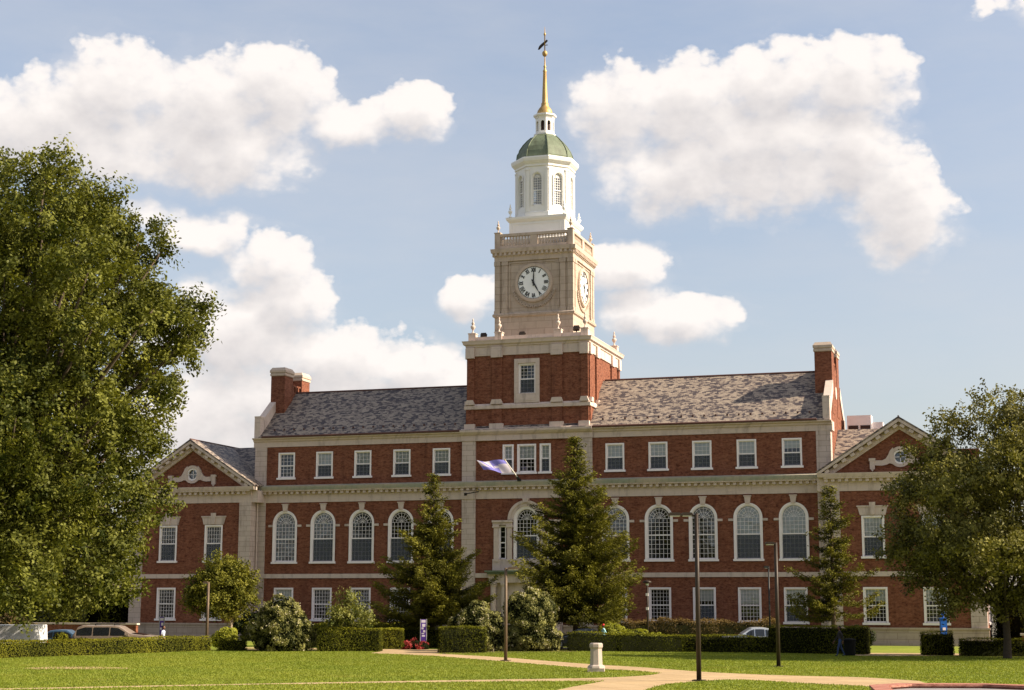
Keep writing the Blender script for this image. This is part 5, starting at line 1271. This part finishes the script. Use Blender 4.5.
    b.build('body', ['skin_dark', top_mat, leg_mat, 'black_metal'], e)
    h = MB(); h.smooth = True
    pr = [(.086*math.cos(t_), .125*math.sin(t_)) for t_ in [R(a) for a in (0, 15, 30, 45, 60, 75, 88)]]
    if hat:
        h.lathe(0, 0, [(r_, z) for r_, z in pr], 14); h.xf(T(tuple((hc+Vector((0, .01, .02)))*k)) @ Matrix.Scale(k, 4) @ Matrix.Scale(1.2, 4, (0, 1, 0)))
        b0 = len(h.v); h.box(-.06*k, .06*k, -.19*k, -.09*k, 1.655*k, 1.668*k); h.build('cap', hat, e)
        h = MB(); h.smooth = True
    h.lathe(0, 0, [(r_*.98, z*.98) for r_, z in ([(.07, -.06), (.082, -.03)]+pr)], 14); h.xf(T(tuple((hc+Vector((0, .022, .01)))*k)) @ Matrix.Scale(k, 4) @ Matrix.Scale(1.1, 4, (0, 1, 0)))
    h.build('hair', 'hair', e)
    return e
person((-16.35, -27.4, -.26), R(90), 1.74, 'shirt_grey', 'trousers_orange', 'person in a pale grey shirt standing behind the left hedge', 'stand', sleeves='short')
person((11.35, -20.0, 0), R(-60), 1.66, 'shirt_teal', 'trousers_dark', 'person in a red cap and pale top behind the long hedge', 'walk', hat='cap_red', sleeves='short')
person((27.0, -26.2, 0), R(-70), 1.72, 'shirt_black', 'trousers_blue', 'person in dark top and blue trousers walking beside the litter bin', 'walk')

# ------------------------------------------------------------------ light and sky
SUN_EL, SUN_AZ = 35.0, 6.5          # azimuth measured from +x towards +y
sd = Vector((math.cos(R(SUN_EL))*math.cos(R(SUN_AZ)), math.cos(R(SUN_EL))*math.sin(R(SUN_AZ)), math.sin(R(SUN_EL))))
sun = bpy.data.lights.new('sun', 'SUN'); sun.energy = 5.0; sun.angle = R(.53); sun.color = (1, .86, .68)
so = bpy.data.objects.new('sun', sun); col.objects.link(so); so.rotation_euler = sd.to_track_quat('Z', 'Y').to_euler(); so.location = (60, 20, 60)

w = bpy.data.worlds.new('World'); scene.world = w; w.use_nodes = True; nt = w.node_tree; nt.nodes.clear(); n = N(nt)
out = n.node('ShaderNodeOutputWorld'); bg = n.node('ShaderNodeBackground'); n.link(bg.outputs[0], out.inputs[0])
sky = n.node('ShaderNodeTexSky', sky_type='NISHITA', sun_disc=False); sky.sun_elevation = R(SUN_EL); sky.sun_rotation = R(90-SUN_AZ)
sky.altitude = 50; sky.air_density = 1.0; sky.dust_density = 1.6; sky.ozone_density = 1.2
bg.inputs['Strength'].default_value = .10
# clouds: soft heaps at fixed compass directions, edges broken by fractal noise
CL = [(-34.24, 16.68, 2.69, 1.5), (-32.35, 17.62, 2.15, 1.86), (-29.3, 17.49, 2.69, 1.79), (-26.59, 18.16, 2.22, 1.61), (-28.71, 15.94, 3.04, 1.36), (-32.44, 15.54, 2.86, 1.15), (-35.6, 16.32, 2.15, 1.43), (-23.97, 17.14, 1.61, .86), (-21.55, 17.56, 1.61, .86), (-20.24, 17.9, .9, .57), (-13.66, 17.71, 1.86, 1.58), (-11.04, 17.75, 2.51, 1.61), (-7.89, 18.32, 2.15, 1.61), (-5.16, 18.34, 2.22, 1.5), (-8.5, 16.07, 4.3, 2.22), (-11.46, 15.28, 2.51, 1.43), (-5.25, 15.91, 2.15, 1.79), (-3.38, 13.52, 1.72, 1.5), (-3.69, 14.77, 1.43, 1.25), (-26.53, 12.06, 1.5, 1.22), (-25.77, 10.72, 1.25, 1.36), (-29.2, 13.0, 1.7, .72), (-30.95, 13.64, 1.15, .64), (-27.6, 9.42, 3.22, 1.72), (-23.99, 8.79, 2.86, 1.22), (-21.43, 8.46, 2.15, .93), (-25.75, 7.13, 5.37, 1.61), (-29.26, 5.99, 4.3, 1.79), (-19.96, 7.39, 2.15, 1.07), (-13.53, 11.98, 1.65, .79), (-11.17, 10.15, 1.9, .9), (-12.9, 10.5, 1.5, .85), (-19.3, 10.9, 1.3, .75), (-10.09, 9.87, .86, .64), (.24, 20.47, 1.72, .43), (2.96, 20.29, 2.15, .72), (-37.6, 15.97, 2.15, 1.61),
      (14, 15, 6, 2.6), (24, 22, 7, 3.2), (40, 13, 9, 3), (-52, 14, 8, 3.4), (-60, 24, 9, 4), (-75, 12, 10, 3), (60, 20, 9, 4), (85, 30, 9, 4), (-8, 33, 8, 2.6), (-35, 38, 9, 3), (120, 24, 14, 5), (155, 14, 14, 4), (-160, 18, 16, 5), (-125, 26, 14, 5), (-100, 16, 10, 4), (178, 34, 14, 5)]
gr = bpy.data.node_groups.new('cloud_density', 'ShaderNodeTree')
gr.interface.new_socket('Vector', in_out='INPUT', socket_type='NodeSocketVector'); gr.interface.new_socket('Value', in_out='OUTPUT', socket_type='NodeSocketFloat'); gr.interface.new_socket('Mass', in_out='OUTPUT', socket_type='NodeSocketFloat')
G = N(gr); gi = G.node('NodeGroupInput'); go = G.node('NodeGroupOutput'); vec = gi.outputs[0]
nz = G.node('ShaderNodeTexNoise', noise_dimensions='2D', inp={'Scale': .55, 'Detail': 3, 'Roughness': .5}); G.link(vec, nz.inputs['Vector'])
wv = G.node('ShaderNodeVectorMath', operation='MULTIPLY_ADD'); G.link(nz.outputs['Color'], wv.inputs[0]); wv.inputs[1].default_value = (1.5, 1.1, 0); G.link(vec, wv.inputs[2])
wv2 = G.node('ShaderNodeVectorMath', operation='SUBTRACT'); G.link(wv.outputs[0], wv2.inputs[0]); wv2.inputs[1].default_value = (.75, .55, 0)
mx = None
for a, e_, ra, re in CL:
    s1 = G.node('ShaderNodeVectorMath', operation='SUBTRACT'); G.link(wv2.outputs[0], s1.inputs[0]); s1.inputs[1].default_value = (a, e_, 0)
    s2 = G.node('ShaderNodeVectorMath', operation='MULTIPLY'); G.link(s1.outputs[0], s2.inputs[0]); s2.inputs[1].default_value = (1/ra, 1/re, 0)
    s3 = G.node('ShaderNodeVectorMath', operation='DOT_PRODUCT'); G.link(s2.outputs[0], s3.inputs[0]); G.link(s2.outputs[0], s3.inputs[1])
    v = G.math('SUBTRACT', 1.0 if re > .66 else .28, s3.outputs['Value'])
    if mx is None: mx = v
    else:
        m2 = G.node('ShaderNodeMath', operation='SMOOTH_MAX'); G.link(mx, m2.inputs[0]); G.link(v, m2.inputs[1]); m2.inputs[2].default_value = .35; mx = m2.outputs[0]
nb_ = G.node('ShaderNodeTexNoise', noise_dimensions='2D', inp={'Scale': 1.0, 'Detail': 7, 'Roughness': .55}); mp = G.mapping(vec, (.75, 1.05, 1)); G.link(mp, nb_.inputs['Vector'])
vo = G.node('ShaderNodeTexVoronoi', voronoi_dimensions='2D', feature='F1', inp={'Scale': 1.0, 'Detail': 2.0, 'Roughness': .5, 'Lacunarity': 2.3}); vo.normalize = True
G.link(mp, vo.inputs['Vector'])
dn = G.math('ADD', G.math('MAXIMUM', mx, -1.6), G.math('ADD', G.math('MULTIPLY', G.math('SUBTRACT', nb_.outputs[0], .45), 1.5), G.math('MULTIPLY', G.math('SUBTRACT', .38, vo.outputs['Distance']), 1.5)))
G.link(dn, go.inputs[0]); G.link(mx, go.inputs[1])
tc = n.node('ShaderNodeTexCoord'); sp = n.node('ShaderNodeSeparateXYZ'); n.link(tc.outputs['Generated'], sp.inputs[0])
az = n.math('DEGREES', n.math('ARCTAN2', sp.outputs[0], sp.outputs[1])); el = n.math('DEGREES', n.math('ARCSINE', sp.outputs[2]))
cv = n.node('ShaderNodeCombineXYZ'); n.link(az, cv.inputs[0]); n.link(el, cv.inputs[1])
def dens(off):
    g = n.node('ShaderNodeGroup'); g.node_tree = gr
    if off:
        a = n.node('ShaderNodeVectorMath', operation='ADD'); n.link(cv.outputs[0], a.inputs[0]); a.inputs[1].default_value = off; n.link(a.outputs[0], g.inputs[0])
    else: n.link(cv.outputs[0], g.inputs[0])
    return g.outputs[0], g.outputs[1]
(D0, M0), (D1, M1) = dens(None), dens((.32, .95, 0))
crisp = n.math('ADD', n.math('MULTIPLY', n.math('SUBTRACT', D0, D1), .7), .12, True)      # heads are crisp, bases dissolve
soft_a = n.ramp(n.math('ADD', n.math('MULTIPLY', D0, .4), .35), [(.10, 0.0), (.30, .16), (.46, .6), (.66, .95), (.85, 1.0)])
hard_a = n.ramp(n.math('ADD', n.math('MULTIPLY', D0, .4), .35), [(.33, 0.0), (.40, .45), (.47, .9), (.6, 1.0)])
alpha = n.math('ADD', n.math('MULTIPLY', soft_a, n.math('SUBTRACT', 1.0, crisp)), n.math('MULTIPLY', hard_a, crisp))
lit = n.math('ADD', n.math('MULTIPLY', n.math('SUBTRACT', D0, D1), .45), .5, True)
thick = n.ramp(n.math('MULTIPLY', n.math('ADD', n.math('MULTIPLY', M1, .8), n.math('MULTIPLY', D1, .2)), .5), [(.1, 1.0), (.62, 0.0)])
sh_ = n.math('ADD', n.math('MULTIPLY', lit, .42), n.math('MULTIPLY', thick, .62), True)
ccol = n.mix(sh_, (3.15, 3.0, 3.03), (4.95, 4.65, 4.45))
sat = n.node('ShaderNodeHueSaturation', inp={'Saturation': .8, 'Value': 1.0}); n.link(sky.outputs[0], sat.inputs['Color'])
low_ = n.ramp(n.math('DIVIDE', el, 90.0), [(0.0, (.78, .70, .66)), (.24, (1.0, .94, .90)), (1.0, (1.0, .98, .96))])
skyc = n.mix(1.0, sat.outputs[0], low_, 'MULTIPLY')
up_ = n.math('GREATER_THAN', sp.outputs[2], 0.0)
veil = n.noise(n.mapping(cv.outputs[0], (.05, .16, 1)), 1.0, 6, .6)
skyc = n.mix(n.ramp(veil, [(.38, .0), (.74, .42)]), skyc, (3.5, 3.45, 3.5))
fin = n.mix(n.math('MULTIPLY', alpha, up_), skyc, ccol); n.link(fin, bg.inputs[0])
w.cycles.sampling_method = 'MANUAL'; w.cycles.sample_map_resolution = 512

scene.render.engine = 'CYCLES'
scene.cycles.max_bounces = 6; scene.cycles.transparent_max_bounces = 12; scene.cycles.use_denoising = True
scene.view_settings.view_transform = 'Standard'; scene.view_settings.look = 'None'; scene.view_settings.exposure = 1.07; scene.view_settings.gamma = 1
scene.view_settings.use_curve_mapping = False
